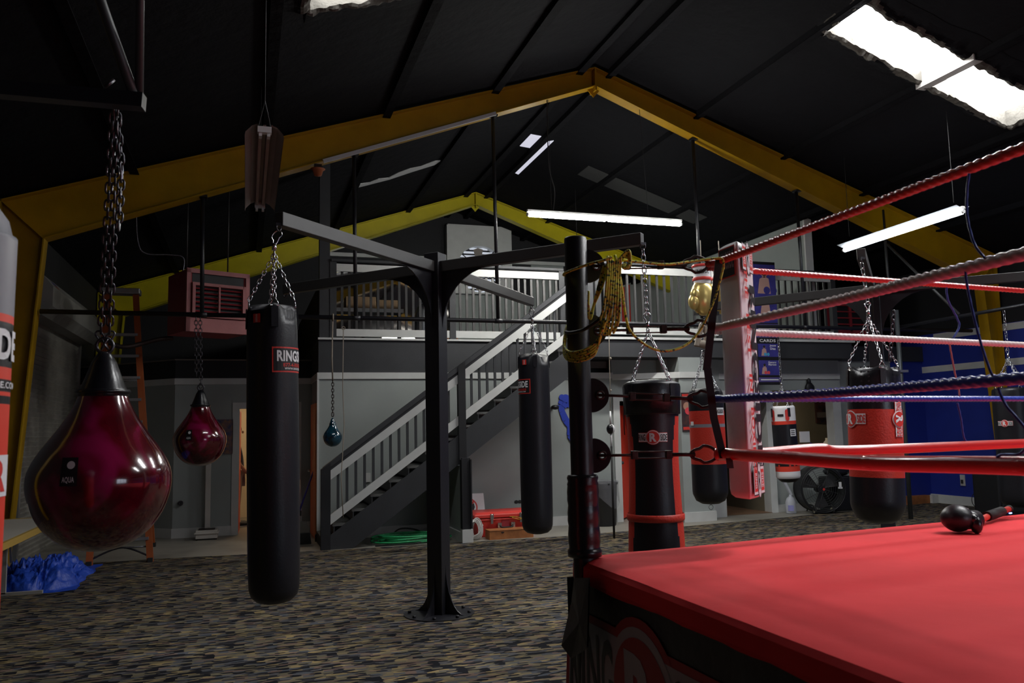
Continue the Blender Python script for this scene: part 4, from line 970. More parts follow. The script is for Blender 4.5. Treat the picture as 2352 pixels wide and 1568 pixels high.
# yellow rope
def smooth(pts,k=8):
    out=[];pts=[V(p) for p in pts]
    for i in range(len(pts)-1):
        a=pts[max(0,i-1)];b=pts[i];c=pts[i+1];d=pts[min(len(pts)-1,i+2)]
        for j in range(k):
            s=j/k;out.append(.5*((2*b)+(-a+c)*s+(2*a-5*b+4*c-d)*s*s+(-a+3*b-3*c+d)*s**3))
    return out+[pts[-1]]
t=thing('utility_rope','yellow and black braided rope coiled over the ring post lugs and swagged to the corner','rope',tuple(P(1400,590,d=3.7)))
D=3.64
rr=.0062
m=MB();m.tube(smooth([P(1405,590,d=3.62),P(1385,598,d=3.62),P(1355,606,d=3.66),P(1325,616,d=3.70),P(1300,626,d=3.76),P(1296,632,d=3.84),P(1320,632,d=3.90),P(1350,628,d=3.92)]),rr);obj('post_loop',m,'yellow_rope',t)
m=MB();sw=[(1412,585,3.66),(1425,640,3.66),(1438,730,3.66),(1452,765,3.66),(1490,796,3.68),(1530,806,3.70),(1575,792,3.74),(1610,755,3.78),(1640,690,3.80),(1655,640,3.80),(1661,615,3.81)]
m.tube(smooth([P(x,y,d=d) for x,y,d in sw]),rr*.95);obj('swag',m,'yellow_rope',t)
m=MB();m.tube(smooth([P(1430,596,d=3.68),P(1470,602,d=3.70),P(1530,607,d=3.72),P(1590,600,d=3.78),P(1640,594,d=3.80),P(1660,596,d=3.80),P(1662,620,d=3.81)]),rr*.95);obj('top_line',m,'yellow_rope',t)
for k in range(7):
    m=MB();x=1392+k*5;yb=[880,838,850,820,900,790,806][k]-30
    m.tube(smooth([P(x+4,600-abs(k-3)*4,d=3.63),P(x+2,640,d=3.60+.006*k),P(x-4+k,700,d=3.60),P(x-14+k*2,740+6*(k%3),d=3.60),P(x-8-k,yb-10 if yb<790 else 770,d=3.60)]),rr*.9)
    obj('hanging_strand',m,'yellow_rope',t)
for k in range(5):
    e=k*7;m=MB()
    m.tube(smooth([P(1392-k*3,735+e,d=3.58),P(1380-k*2,770+e,d=3.60),P(1362,792+e*.9,d=3.60),P(1335,806+e*.8,d=3.62),P(1308,808+e*.7,d=3.68),P(1296,795+e*.7,d=3.76),P(1297,770+e*.8,d=3.82),P(1305,745+e,d=3.90),P(1330,742+e,d=3.92)]),rr*.95)
    obj('low_coil',m,'yellow_rope',t)
for k in range(4):
    m=MB();m.tube(smooth([P(1420,598,d=3.66),P(1435+k*3,590-k*5,d=3.66-.006*k),P(1447,598+k*4,d=3.65),P(1440-k*3,615,d=3.64),P(1426+k*4,610-k*2,d=3.66)]),rr);obj('knot',m,'yellow_rope',t)
for k in range(3):
    m=MB();m.tube(smooth([P(1387+k*3,610,d=3.63),P(1376+k*5,650,d=3.63),P(1366-k*2,690+k*8,d=3.63),P(1358-k*3,730,d=3.63),P(1352,728-k*30,d=3.63)]),rr*.85);obj('loose_strand',m,'yellow_rope',t)
m=MB();m.tube(smooth([P(1390,720,d=3.62),P(1370,738,d=3.62),P(1340,757,d=3.66),P(1310,764,d=3.72),P(1300,762,d=3.80)]),.008);tag(obj('rubber_strap',m,'black_print'),'thin black rubber strap wrapped round the ring post','strap')
# glove + stick on canvas
g=V(3.585,3.43,CZ+.004)
t=thing('boxing_glove','black boxing glove lying on the red canvas','glove',tuple(g))
def gf(u):return 1+.08*max(0,u.x)*1-.10*max(0,-u.z)
m=MB();m.T=Matrix.Translation(g+Z*.068)@Matrix.Rotation(-YAW-.15,4,'Z');m.blob((-.006,0,.004),(.078,.075,.075),28,18,lambda u:(1-.06*u.x)*(1+.05*math.cos(3*u.z)));obj('mitt',m,'black_vinyl',t)
m=MB();m.T=Matrix.Translation(g+Z*.05)@Matrix.Rotation(-YAW-.15,4,'Z');m.blob((.066,-.040,-.008),(.030,.034,.046),18,12);m.blob((.052,-.034,.022),(.030,.032,.028),14,10);obj('thumb',m,'black_vinyl2',t)
m=MB();m.T=Matrix.Translation(g+Z*.06)@Matrix.Rotation(-YAW-.15,4,'Z');m.tube([V(.03,.03,.0),V(.08,.065,-.004),V(.115,.085,-.006)],[.052,.048,.05],18);obj('cuff',m,'black_vinyl',t)
m=MB();m.T=Matrix.Translation(g+Z*.06)@Matrix.Rotation(-YAW-.15,4,'Z');m.tube([V(.048,.04,.052),V(.06,.05,.05)],.010,8);obj('lace_end',m,'white_print',t)
t=thing('foam_stick','red and black foam coaching stick lying behind the glove','stick',tuple(P(2280,1185,z=CZ)))
a,b,c,d=P(2238,1200,z=CZ+.035),P(2275,1183,z=CZ+.04),P(2295,1176,z=CZ+.04),P(2318,1168,z=CZ+.045)
m=MB().cyl(a,b,.017);m.cyl(c,d,.017);obj('shaft',m,'red_vinyl',t);m=MB().cyl(b-(c-b)*.4,c+(c-b)*.3,.028);m.blob(d,(.022,.022,.022));obj('grip',m,'rubber',t)
# ================================================================== STAIRS
t=thing('staircase','dark staircase with white sloping rail boards rising to the loft','staircase',(3.0,12.2,0))
SL=.7225;y0,y1=11.72,12.72
st=lambda x:2.24+SL*(x-3.965)          # top edge of stringer
m=MB().prism([(1.0,y0,0),(1.44,y0,0),(5.35,y0,st(5.35)-.43),(5.35,y0,3.05),(5.09,y0,3.05),(1.0,y0,.098)],(0,.045,0));obj('stringer',m,'loft_gray',t)
m=MB().prism([(1.0,y1,0),(1.44,y1,0),(5.35,y1,st(5.35)-.43),(5.35,y1,3.05),(5.09,y1,3.05),(1.0,y1,.098)],(0,-.045,0));obj('stringer',m,'loft_gray',t)
for k in range(1,16):
    x=.90+(k-1)*.264;z=k*.1905;xs=max(x,1.02);m=MB().box((xs,y0+.045,z-.07),(x+.285,y1-.045,z-.035));td=obj('tread',m,'tread_gray',t);m=MB().box((max(x+.015,1.02),y0+.045,max(0,z-.19)),(max(x+.03,1.035),y1-.045,z-.07));obj('riser',m,'loft_gray',td)
def slopeboard(name,xa,xb,off,h,mt,yc,w):
    m=MB().prism([(xa,yc-w/2,st(xa)+off),(xb,yc-w/2,st(xb)+off),(xb,yc-w/2,st(xb)+off+h),(xa,yc-w/2,st(xa)+off+h)],(0,w,0));obj(name,m,mt,t)
hr=1.135+SL*(1.0-1.03)-st(1.0)
for xa,xb in ((1.13,2.98),(3.09,5.1)):
    slopeboard('lower_rail_board',xa,xb,.145,.135,'white_trim',y0+.02,.035)
    slopeboard('upper_rail_board',xa,xb,hr-.255,.13,'white_trim',y0+.02,.035)
    slopeboard('handrail',xa-.1,xb,hr-.125,.045,'loft_gray',y0+.03,.04);slopeboard('handrail',xa-.1,xb,hr-.075,.075,'loft_gray',y0+.03,.10)
    k=0;x=xa+.11
    while x<xb-.05:
        m=MB().box((x-.018,y0+.038,st(x)+.15),(x+.018,y0+.062,st(x)+hr-.13));obj('baluster',m,'loft_gray',t);x+=.1235
m=MB().prism([(1.0,y0-.03,0),(1.13,y0-.03,0),(1.13,y0-.03,1.19),(1.0,y0-.03,1.10)],(0,.1,0));obj('newel_post',m,'black_wall',t)
m=MB().prism([(2.98,y0-.03,1.1),(3.09,y0-.03,1.1),(3.09,y0-.03,st(3.09)+hr),(2.98,y0-.03,st(2.98)+hr)],(0,.1,0));obj('newel_post',m,'black_wall',t)
m=MB().box((5.10,y0-.02,2.9),(5.2,y0+.08,4.15));obj('newel_post',m,'loft_gray',t)
# support wall below
m=MB();m.box((2.99,11.55,0),(3.07,12.8,1.08));struct('wall_stair',m,G,'short grey wing wall under the staircase')
m=MB();m.box((2.97,11.50,.19),(3.09,11.56,1.2));m.box((3.085,11.47,.2),(3.105,11.58,1.18));m.box((2.955,11.47,.2),(2.98,11.58,1.18));struct('trim_31',m,'black_wall','black casing on the end of the short wall under the stairs')
m=MB();m.box((2.95,11.46,0),(3.11,11.58,.19));m.box((2.96,11.58,0),(2.99,12.8,.14));struct('baseboard_stair',m,'white_trim','white plinth block and baseboard of the wall under the stairs')
# ================================================================== RAILINGS
def railing(label,xa,xb,y,zb,posts,sp=.113):
    t=thing('balcony_railing',label,'railing',((xa+xb)/2,y,zb));sg=sorted(set([xa,xb]+posts))
    for a,b in zip(sg[:-1],sg[1:]):
        a2,b2=a+.05,b-.05
        m=MB().box((a2,y-.02,zb+.035),(b2,y+.015,zb+.15));obj('bottom_board',m,'white_trim',t)
        m=MB().box((a2,y-.02,zb+1.06),(b2,y+.015,zb+1.20));obj('top_board',m,'white_trim',t)
        x=a2+.09
        while x<b2-.03:
            m=MB().box((x-.019,y+.016,zb+.05),(x+.019,y+.045,zb+1.2));obj('baluster',m,'grey_steel',t);x+=sp
    m=MB().box((xa-.03,y-.05,zb+1.21),(xb+.03,y+.07,zb+1.25));m.box((xa,y-.02,zb+1.18),(xb,y+.04,zb+1.21));obj('cap_rail',m,'loft_gray',t)
    for x in posts:
        m=MB().box((x-.05,y-.03,zb),(x+.05,y+.06,zb+1.21));obj('post',m,'loft_gray',t)
railing('balcony railing with white boards in front of the loft, left of the stairs top',1.27,5.1,12.8,3.06,[1.27,3.18,5.1])
railing('balcony railing along the loft to the right of the stairs top',5.5,10.2,12.2,3.09,[5.5,7.8,10.2],.14)
# things on the loft
m=MB().box((1.95,19.45,3.6),(4.75,19.5,5.66));tag(obj('wall_mirror',m,'mirror'),'large wall mirror at the back of the loft behind the left railing','mirror')
t=thing('wall_fan','large round louvred exhaust fan in a white square panel on the gable wall','fan',(5.58,19.55,4.7))
x0,x1,z0,z1=4.74,6.42,4.98,6.72;cx,cz,rd=5.58,5.62,.60
m=MB();N=48;o=len(m.v)
for i in range(N):
    a0_,a1_=2*PI*i/N,2*PI*(i+1)/N
    def sqp(a):
        c_,s_=math.cos(a),math.sin(a);k=min((x1-cx if c_>0 else cx-x0)/max(abs(c_),1e-6),(z1-cz if s_>0 else cz-z0)/max(abs(s_),1e-6));return (cx+c_*k,19.46,cz+s_*k)
    p0,p1=(cx+rd*math.cos(a0_),19.46,cz+rd*math.sin(a0_)),(cx+rd*math.cos(a1_),19.46,cz+rd*math.sin(a1_))
    m.quad(p0,sqp(a0_),sqp(a1_),p1);m.quad(p0,p1,(p1[0],19.68,p1[2]),(p0[0],19.68,p0[2]))
m.box((x0-.02,19.46,z0-.02),(x0,19.68,z1));m.box((x0,19.46,z1),(x1,19.68,z1+.02));obj('panel',m,'white_trim',t)
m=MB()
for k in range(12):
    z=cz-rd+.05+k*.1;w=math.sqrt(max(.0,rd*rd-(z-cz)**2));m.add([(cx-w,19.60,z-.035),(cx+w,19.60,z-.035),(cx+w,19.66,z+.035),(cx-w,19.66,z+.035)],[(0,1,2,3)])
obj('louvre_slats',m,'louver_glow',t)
for k in range(4):
    a=k*PI/2+.9+PI/4;c_,s_=math.cos(a),math.sin(a);m=MB();pts=[]
    for (r_,b_) in ((.09,-.25),(.53,-.30),(.56,-.05),(.53,.18),(.09,.25)):pts.append((cx+r_*math.cos(a+b_),19.55,cz+r_*math.sin(a+b_)))
    m.prism(pts,(0,.015,0));obj('blade',m,'blade',t)
m=MB().cyl((cx,19.5,cz),(cx,19.6,cz),.11);
for k in range(4):
    a=k*PI/2+.9;m.cyl((cx,19.5,cz),(cx+rd*math.cos(a),19.5,cz+rd*math.sin(a)),.012)
obj('motor_hub',m,'plastic_black',t)
# loft clutter
t=thing('storage_shelf','white shelf with boxes at the left end of the loft','shelf',(1.9,15.0,3.05))
m=MB().box((1.45,14.8,3.78),(2.75,15.2,3.85));obj('shelf_board',m,'white_trim',t)
for x in (1.5,2.7):m=MB().box((x-.02,14.9,3.05),(x+.02,15.1,3.8));obj('leg',m,'black_wall',t)
tag(obj('cardboard_box',MB().box((1.7,14.85,3.85),(2.25,15.15,4.07)),'cardboard',bev=.01),'larger brown cardboard box on the white loft shelf','box')
tag(obj('cardboard_box',MB().box((2.3,14.85,3.85),(2.68,15.15,4.02)),'cardboard',bev=.01),'smaller brown cardboard box on the right of the loft shelf','box')
m=MB();m.blob((2.95,14.0,3.42),(.18,.15,.40),18,12,lambda u:1+.10*NZ.noise(u*2.5));tag(obj('sack',m,'silver_duct'),'crumpled grey plastic-wrapped sack behind the left railing','sack')
for i,(x,w,h,mt,lb) in enumerate(((1.55,.35,.30,'corrugated','grey-green storage tub at the far left behind the railing'),(2.05,.3,.26,'corrugated','grey-green storage tub beside the hanging pipe'),(2.55,.35,.12,'heater_red','low dark red bin behind the left railing'),(3.45,.2,.22,'wood_box','small orange crate behind the black rack post'))):
    m=MB().box((x-w/2,13.9,3.05),(x+w/2,14.25,3.05+h));m.box((x-w/2-.02,13.88,3.05+h-.04),(x+w/2+.02,14.27,3.05+h));tag(obj('storage_bin',m,mt,bev=.01),lb,'storage bin')
struct('wall_partition',MB().box((10.0,12.62,3.05),(10.1,YE,5.56)),G,'light grey side wall closing the right end of the loft')
struct('trim_32',MB().box((9.97,12.58,3.05),(10.13,12.62,5.60)),'white_trim','pale end cap of the loft side wall')
struct('trim_33',MB().prism([P(1412,745,y=YE-.03),P(1475,745,y=YE-.03),P(1475,640,y=YE-.03),P(1412,662,y=YE-.03)],(0,.03,0)),G,'grey panel on the gable wall beside the loft side wall')
for i,px_ in enumerate((1417,1431,1443)):
    c=P(px_,690,y=YE-.05);m=MB().box((c.x-.05,YE-.07,P(px_,742,y=YE-.05).z),(c.x+.05,YE-.03,P(px_,664-i*5,y=YE-.05).z));tag(obj('red_banner',m,'red_print'),'narrow dull red strip banner on the grey gable panel, %s of the three'%('leftmost','middle','rightmost')[i],'banner','red strips on the gable panel')
t=thing('unit_heater','dark red louvred heater above the loft edge on the right','heater',(11.2,13.0,3.15))
m=MB().box((10.35,12.6,3.12),(11.55,13.3,3.95));obj('casing',m,'black_wall',t)
m=MB()
for z in (3.12,3.30,3.9):m.box((10.35,12.57,z),(11.55,12.6,z+.06))
for x in (10.35,10.86,11.49):m.box((x,12.57,3.12),(x+.06,12.6,3.95))
m.box((10.35,12.575,3.12),(11.55,12.6,3.32));obj('front_frame',m,'heater_red',t)
m=MB()
for k in range(4):m.box((10.4,12.56,3.42+k*.12),(11.5,12.575,3.445+k*.12))
obj('louvre',m,'heater_red',t)
# hanging unit heater left
c0=P(430,613,y=11.6);fr=V(P(574,640,y=11.95)-c0);fr.z=0;w=fr.length;fx=fr.normalized();fy=V(-fx.y,fx.x,0)
zb,zt=3.0,3.85;o=V(c0.x,c0.y,0)
t=thing('unit_heater','pinkish red hanging unit heater with louvres on the upper left','heater',(o.x,o.y,zb))
pt=lambda u,v,z:o+fx*u+fy*v+Z*z
def hb(m,u0,u1,v0_,v1_,za,zc):m.add([pt(u0,v0_,za),pt(u1,v0_,za),pt(u1,v1_,za),pt(u0,v1_,za),pt(u0,v0_,zc),pt(u1,v0_,zc),pt(u1,v1_,zc),pt(u0,v1_,zc)],[(0,3,2,1),(4,5,6,7),(0,1,5,4),(1,2,6,5),(2,3,7,6),(3,0,4,7)]);return m
obj('casing',hb(MB(),0.01,w-.01,.03,.75,zb+.01,zt),'heater_red',t)
m=MB();hb(m,0,w,0,.05,zt-.05,zt+.01);hb(m,0,.055,0,.05,zb,zt);hb(m,w-.055,w,0,.05,zb,zt);hb(m,0,w,0,.05,zb,zb+.19);obj('front_frame',m,'heater_pink',t)
m=MB();hb(m,.09,w-.09,-.03,.03,zb+.20,zb+.235);hb(m,.09,w-.09,-.03,.03,zt-.22,zt-.18);hb(m,.07,.11,-.03,.03,zb+.20,zt-.18);hb(m,w-.11,w-.07,-.03,.03,zb+.20,zt-.18);hb(m,w*.5-.012,w*.5+.012,-.03,.0,zb+.22,zt-.2);lf=obj('louvre_frame',m,'heater_pink',t)
for k in range(6):
    zz=zb+.27+k*.062;m=MB().add([pt(.1,-.02,zz),pt(w-.1,-.02,zz),pt(w-.1,.03,zz+.03),pt(.1,.03,zz+.03)],[(0,1,2,3)]);obj('louvre',m,'heater_red',lf)
m=MB();hb(m,.08,w-.08,.026,.029,zb+.2,zt-.05);obj('dark_inside',m,'dark_door',t)
for u in (.1,w-.2):
    p=pt(u,.3,zt);m=MB().cyl(p,V(p.x,p.y,rz(p.x)),.01);obj('hanger_rod',m,'grey_steel',t)
m=MB();m.tube(smooth([pt(.05,.3,zt),pt(.05,.3,zt+.2),pt(-.12,.3,zt+.22),pt(-.45,.3,zt+.20),pt(-.55,.3,zt+.35),pt(-.58,.3,zt+.7)]),.012);obj('conduit',m,'dark_iron',t)
m=MB().tube(smooth([pt(0,.5,zb-.05),pt(-.2,.5,zb-.08),pt(-.6,.5,zb-.2),pt(-.8,.55,zb-.15)]),.03,10,rf=lambda a,i:1+.12*(i%2));obj('flexible_pipe',m,'rust_iron',t)
# ================================================================== LIGHT FIXTURES
def tube_fix(name,label,a,b,mt,w=.13,wires=(),n=2,refl=None):
    a,b=V(a),V(b);d=(b-a).normalized();t=thing(name,label,'light',tuple((a+b)/2))
    m=MB().beam(a+Z*.055,b+Z*.055,w*.4,.035)
    if refl:
        s=V(-d.y,d.x,0)
        for sg in (-1,1):m.add([a+s*sg*.03+Z*.045,b+s*sg*.03+Z*.045,b+s*sg*w+Z*refl,a+s*sg*w+Z*refl],[(0,1,2,3)])
    obj('housing',m,'fixture_white',t,bev=.004)
    L=(b-a).length/n
    for k in range(n):
        p=a+d*(L*k+.03);q=a+d*(L*(k+1)-.03);m=MB();m.cyl(p,q,.034,n=14);tb_=obj('tube',m,mt,t)
        m=MB();m.cyl(p-d*.035,p+d*.005,.027,n=12);m.cyl(q-d*.005,q+d*.035,.027,n=12);obj('socket',m,'fixture_white',tb_)
    for p,q in wires:obj('wire',MB().tube(smooth([V(x) for x in p]),q),'rubber',t)
    return t
xa,xb=3.86,6.40;zl=4.71;fz=lambda x:4.02+(7.35-abs(x-RX))*(6.78-4.02)/7.35
tube_fix('tube_light','bright white double fluorescent tube hanging from the large yellow frame',(xa,10.95,zl),(xb,10.95,zl),'tube_light',wires=((((4.22,10.95,fz(4.22)),(4.22,10.95,5.5),(4.30,10.95,5.1),(4.27,10.95,4.80)),.008),(((5.75,10.95,fz(5.75)),(5.83,10.95,4.80)),.004),(((4.25,10.97,fz(4.25)),(4.25,10.97,4.80)),.003)),n=2)
tube_fix('tube_light','bluish single fluorescent light slanting across the right frame leg',(9.0,8.15,4.34),(9.0,10.45,4.31),'tube_light2',w=.12,refl=.08,wires=((((9.0,8.3,4.5),(9.0,8.3,rz(9))),.004),(((9.0,10.3,4.5),(9.0,10.3,rz(9))),.004)),n=1)
c=P(1326,590,y=15.5);t=thing('added_pendant','added round pendant lamp brightening the loft, hidden behind the ring post','light',tuple(c))  # unseen lamp added to brighten the gable wall
m=MB();m.T=Matrix.Translation(c);m.lathe([(0,-.02),(.14,-.02),(.16,0),(.10,.10),(.04,.14),(0,.14)],24);obj('shade',m,'fixture_white',t)
m=MB();m.T=Matrix.Translation(c-Z*.06);m.blob((0,0,0),(.12,.12,.07),20,12);obj('globe',m,'loft_fill_glow',t)
obj('wire',MB().cyl(c+Z*.13,V(c.x,c.y,rz(c.x)),.006),'rubber',t)
# unlit reflector
t=thing('unlit_fixture','unlit grey-brown reflector fixture hanging above the tall black bag','light',(.115,7.9,4.1))
m=MB();xc=.117;ya,yb=6.80,9.2;zz=4.08
prof=[(-.155,-.03),(-.15,.0),(-.10,.055),(-.055,.075),(-.045,.02),(-.02,.02),(-.012,.07),(.012,.07),(.02,.02),(.045,.02),(.055,.075),(.10,.055),(.15,.0),(.155,-.03)]
m.add([(xc+u,y,zz+v) for y in (ya,yb) for u,v in prof]+[(xc+u,y,zz+v+.004) for y in (ya,yb) for u,v in prof],[(i,i+1,i+15,i+14) for i in range(13)]+[(i+28,i+42,i+43,i+29) for i in range(13)],False)
obj('reflector',m,'reflector',t)
for yy in (ya,yb-.06):
    m=MB();m.box((xc-.055,yy-.03,zz+.0),(xc+.055,yy+.03,zz+.05));m.box((xc-.045,yy-.02,zz-.03),(xc-.02,yy+.05,zz+.02));m.box((xc+.02,yy-.02,zz-.03),(xc+.045,yy+.05,zz+.02));obj('lamp_holder',m,'fixture_white',t)
    m=MB().tube([V(xc-.05,yy,zz+.05),V(xc,yy,zz+.28),V(xc,yy,rz(xc))],.004);m.tube([V(xc+.05,yy,zz+.05),V(xc,yy,zz+.28)],.004);obj('hanging_wire',m,'rubber',t)
# ================================================================== ROLLER DOOR
t=thing('door_4','grey roller shutter door on the left wall','door',(XL+.1,13.5,0),kind='structure')
m=MB();ya,yb=12.0,15.6;k=0;z=0
while z<3.22:
    for a,b,c,d in ((z,z+.05,0,.022),(z+.05,z+.066,.022,0)):
        m.quad((XL+.07+c,yb,a),(XL+.07+c,ya,a),(XL+.07+d,ya,b),(XL+.07+d,yb,b))
    z+=.066
obj('curtain',m,'shutter',t)
m=MB().box((XL,ya-.08,0),(XL+.12,ya,3.3));m.box((XL,yb,0),(XL+.12,yb+.08,3.3));obj('guide_rail',m,'hood',t)
m=MB();pts=[(XL,ya-.1,3.22),(XL+.30,ya-.1,3.22),(XL+.42,ya-.1,3.34),(XL+.42,ya-.1,3.60),(XL+.30,ya-.1,3.75),(XL,ya-.1,3.82)];m.prism(pts,(0,yb-ya+.2,0));obj('hood_cover',m,'hood',t)
mp=planemap(V(XL+.36,12.35,3.675),(0,1,0),(-.12,0,.15));m=MB();m.m=0;grid_patch(m,.28,.05,mp,0,.03,2);m.m=1;grid_patch(m,.28,.04,mp,0,-.03,2);obj('maker_sticker',m,['poster_blue','orange_box'],t)
# ================================================================== LADDER
t=thing('stepladder','tall orange and aluminium stepladder behind the large maroon bag','ladder',(-1.5,12.3,0))
FL,FR,TL,TR=V(-1.86,11.66,.0),V(-1.15,11.66,.0),V(-1.86,12.42,3.62),V(-1.50,12.42,3.62)
BL,BR=V(-1.80,13.26,0),V(-1.27,13.26,0)
for p,q in ((FL,TL),(FR,TR)):
    obj('front_rail',MB().beam(p,q,.035,.08,up=(1,0,0)),'orange_rail',t)
for p,q in ((BL,TL),(BR,TR)):
    obj('rear_rail',MB().beam(p,q+V(0,.05,0),.035,.05,up=(1,0,0)),'orange_rail',t)
for k in range(1,12):
    s=k/12;a=FL.lerp(TL,s);b=FR.lerp(TR,s);obj('step',MB().beam(a,b,.09,.035),'aluminium',t)
for k in (2,5,8):
    s=k/12;a=BL.lerp(TL,s);b=BR.lerp(TR,s);obj('rear_brace',MB().beam(a,b,.03,.03),'aluminium',t)
obj('top_cap',MB().box((-1.92,12.32,3.6),(-1.44,12.56,3.68)),'aluminium',t,bev=.01)
for p in (FL,FR,BL,BR):obj('foot',MB().box(p-V(.03,.05,0),p+V(.03,.05,.06)),'rubber',t)
m=MB();m.tube(smooth([FL.lerp(TL,.02),V(-1.5,11.72,.20),FR.lerp(TR,.02)]),.012);m.tube([FR.lerp(TR,.055),FL.lerp(TL,.055)],.010);obj('foot_spreader',m,'dark_iron',t)
# ================================================================== TABLE + TARP
t=thing('work_table','pale work table with a wooden edge against the left wall','table',(-2.3,8.8,0))
obj('tabletop',MB().box((XL+.02,7.3,.72),(-1.93,10.2,.755)),'table_top',t)
m=MB();m.box((-1.93,7.3,.70),(-1.90,10.22,.76));m.box((XL+.02,10.2,.70),(-1.90,10.225,.76));obj('edge_band',m,'wood_edge',t)
a=P(14,1372,z=0);m=MB();m.box((-2.38,9.83,0.03),(-2.34,9.87,.72));m.box((-2.75,9.83,0.009),(-2.0,9.87,.04));obj('leg',m,'table_top',t)
m=MB();m.beam((-2.3,9.83,.35),(-2.2,9.3,.72),.02,.02);obj('leg_brace',m,'aluminium',t)
m=MB();m.box((-2.75,7.4,0.0),(-1.98,7.44,.035));m.box((-2.36,7.4,.03),(-2.32,7.44,.72));obj('leg',m,'table_top',t)
m=MB();vs_=[];nx,ny=90,110
for i in range(nx+1):
    for j in range(ny+1):
        u,v=i/nx*2-1,j/ny*2-1;e=max(0,1-(abs(u)**2.6+abs(v)**2.6))
        q=V(u*2.2,v*2.0,1.5);nz=.42+.5*NZ.noise(q)+.42*abs(NZ.noise(q*2.7))+.34*abs(NZ.noise(q*6))+.12*abs(NZ.noise(q*13))
        vs_.append(V(-2.24+u*.52+.10*NZ.noise(q*1.3),10.80+v*.92+.12*NZ.noise(q*1.1+V(9,0,0))+.0,.01+.30*nz*e**.55*(1.05-.35*v)))
m.add(vs_,[(i*(ny+1)+j,(i+1)*(ny+1)+j,(i+1)*(ny+1)+j+1,i*(ny+1)+j+1) for i in range(nx) for j in range(ny)],True)
tag(obj('tarpaulin',m,'tarp'),'crumpled bright blue tarpaulin heaped on the carpet by the roller door','tarpaulin')
# ================================================================== SMALL THINGS LEFT
t=thing('weighing_scale','old white standing column scale against the grey wall','scale',(-.55,13.9,0))
m=MB().box((-.72,13.66,.02),(-.40,13.96,.15));m.box((-.74,13.64,.09),(-.38,13.98,.12));obj('base',m,'scale_white',t,bev=.01)
obj('column',MB().box((-.60,13.93,.15),(-.52,14.0,1.30)),'scale_white',t,bev=.008)
obj('platform_mat',MB().box((-.68,13.68,.15),(-.44,13.92,.158)),'rust_iron',t)
for x in (-.70,-.42):
    for y in (13.69,13.93):obj('caster',MB().cyl((x-.012,y,.02),(x+.012,y,.02),.02,n=10),'rust_iron',t)
m=MB().box((-.82,14.11,1.30),(-.20,14.135,1.86));tag(obj('wall_poster',m,'poster_mix'),'colourful collage poster behind the smaller maroon bag','poster')
m=MB();c=P(415,1155,y=14.13);m.cyl(c,c-V(0,.04,0),.04);m.cyl(c-V(0,.04,0),c-V(.03,.09,.0),.015);tag(obj('wall_spigot',m,'dark_iron'),'small metal spigot on the grey wall left of the scale','spigot')
def stickthing(name,label,cat,a,b,r,mt,head):
    t=thing(name,label,cat,tuple(b));obj('handle',MB().cyl(a,b,r),mt,t);obj('head',head,'rubber',t)
hd=MB();hd.box((.70,13.05,0),(.96,13.17,.06));hd.box((.78,13.08,.06),(.90,13.14,.12))
stickthing('push_broom','broom with a pale metal handle leaning by the orange door','broom',P(690,1102,y=13.5),V(.83,13.08,.10),.014,'aluminium',hd)
hd=MB();c=P(686,1175,y=13.2);hd.box(c-V(.04,.04,.06),c+V(.04,.04,.02))
stickthing('dust_mop','dark blue handled mop crossing the broom beside the orange door','mop',P(729,1056,y=13.55),P(686,1178,y=13.2),.014,'poster_blue',hd)
m=MB();m.add([(.60,12.45,0),(.93,12.45,0),(.93,12.78,0),(.60,12.78,0),(.57,12.42,.17),(.91,12.42,.17),(.88,12.78,.30),(.58,12.78,.30)],[(0,3,2,1),(0,1,5,4),(1,2,6,5),(2,3,7,6),(3,0,4,7),(4,5,6,7)]);tag(obj('dustpan_bin',m,'rubber',bev=.01),'low black bin on the floor beside the newel post','bin')
m=MB();c=V(1.80,12.79,.905);m.box(c-V(.04,.012,.07),c+V(.04,.01,.07));tag(obj('wall_outlet',m,'outlet',bev=.004),'white double wall outlet behind the stair balusters','outlet')
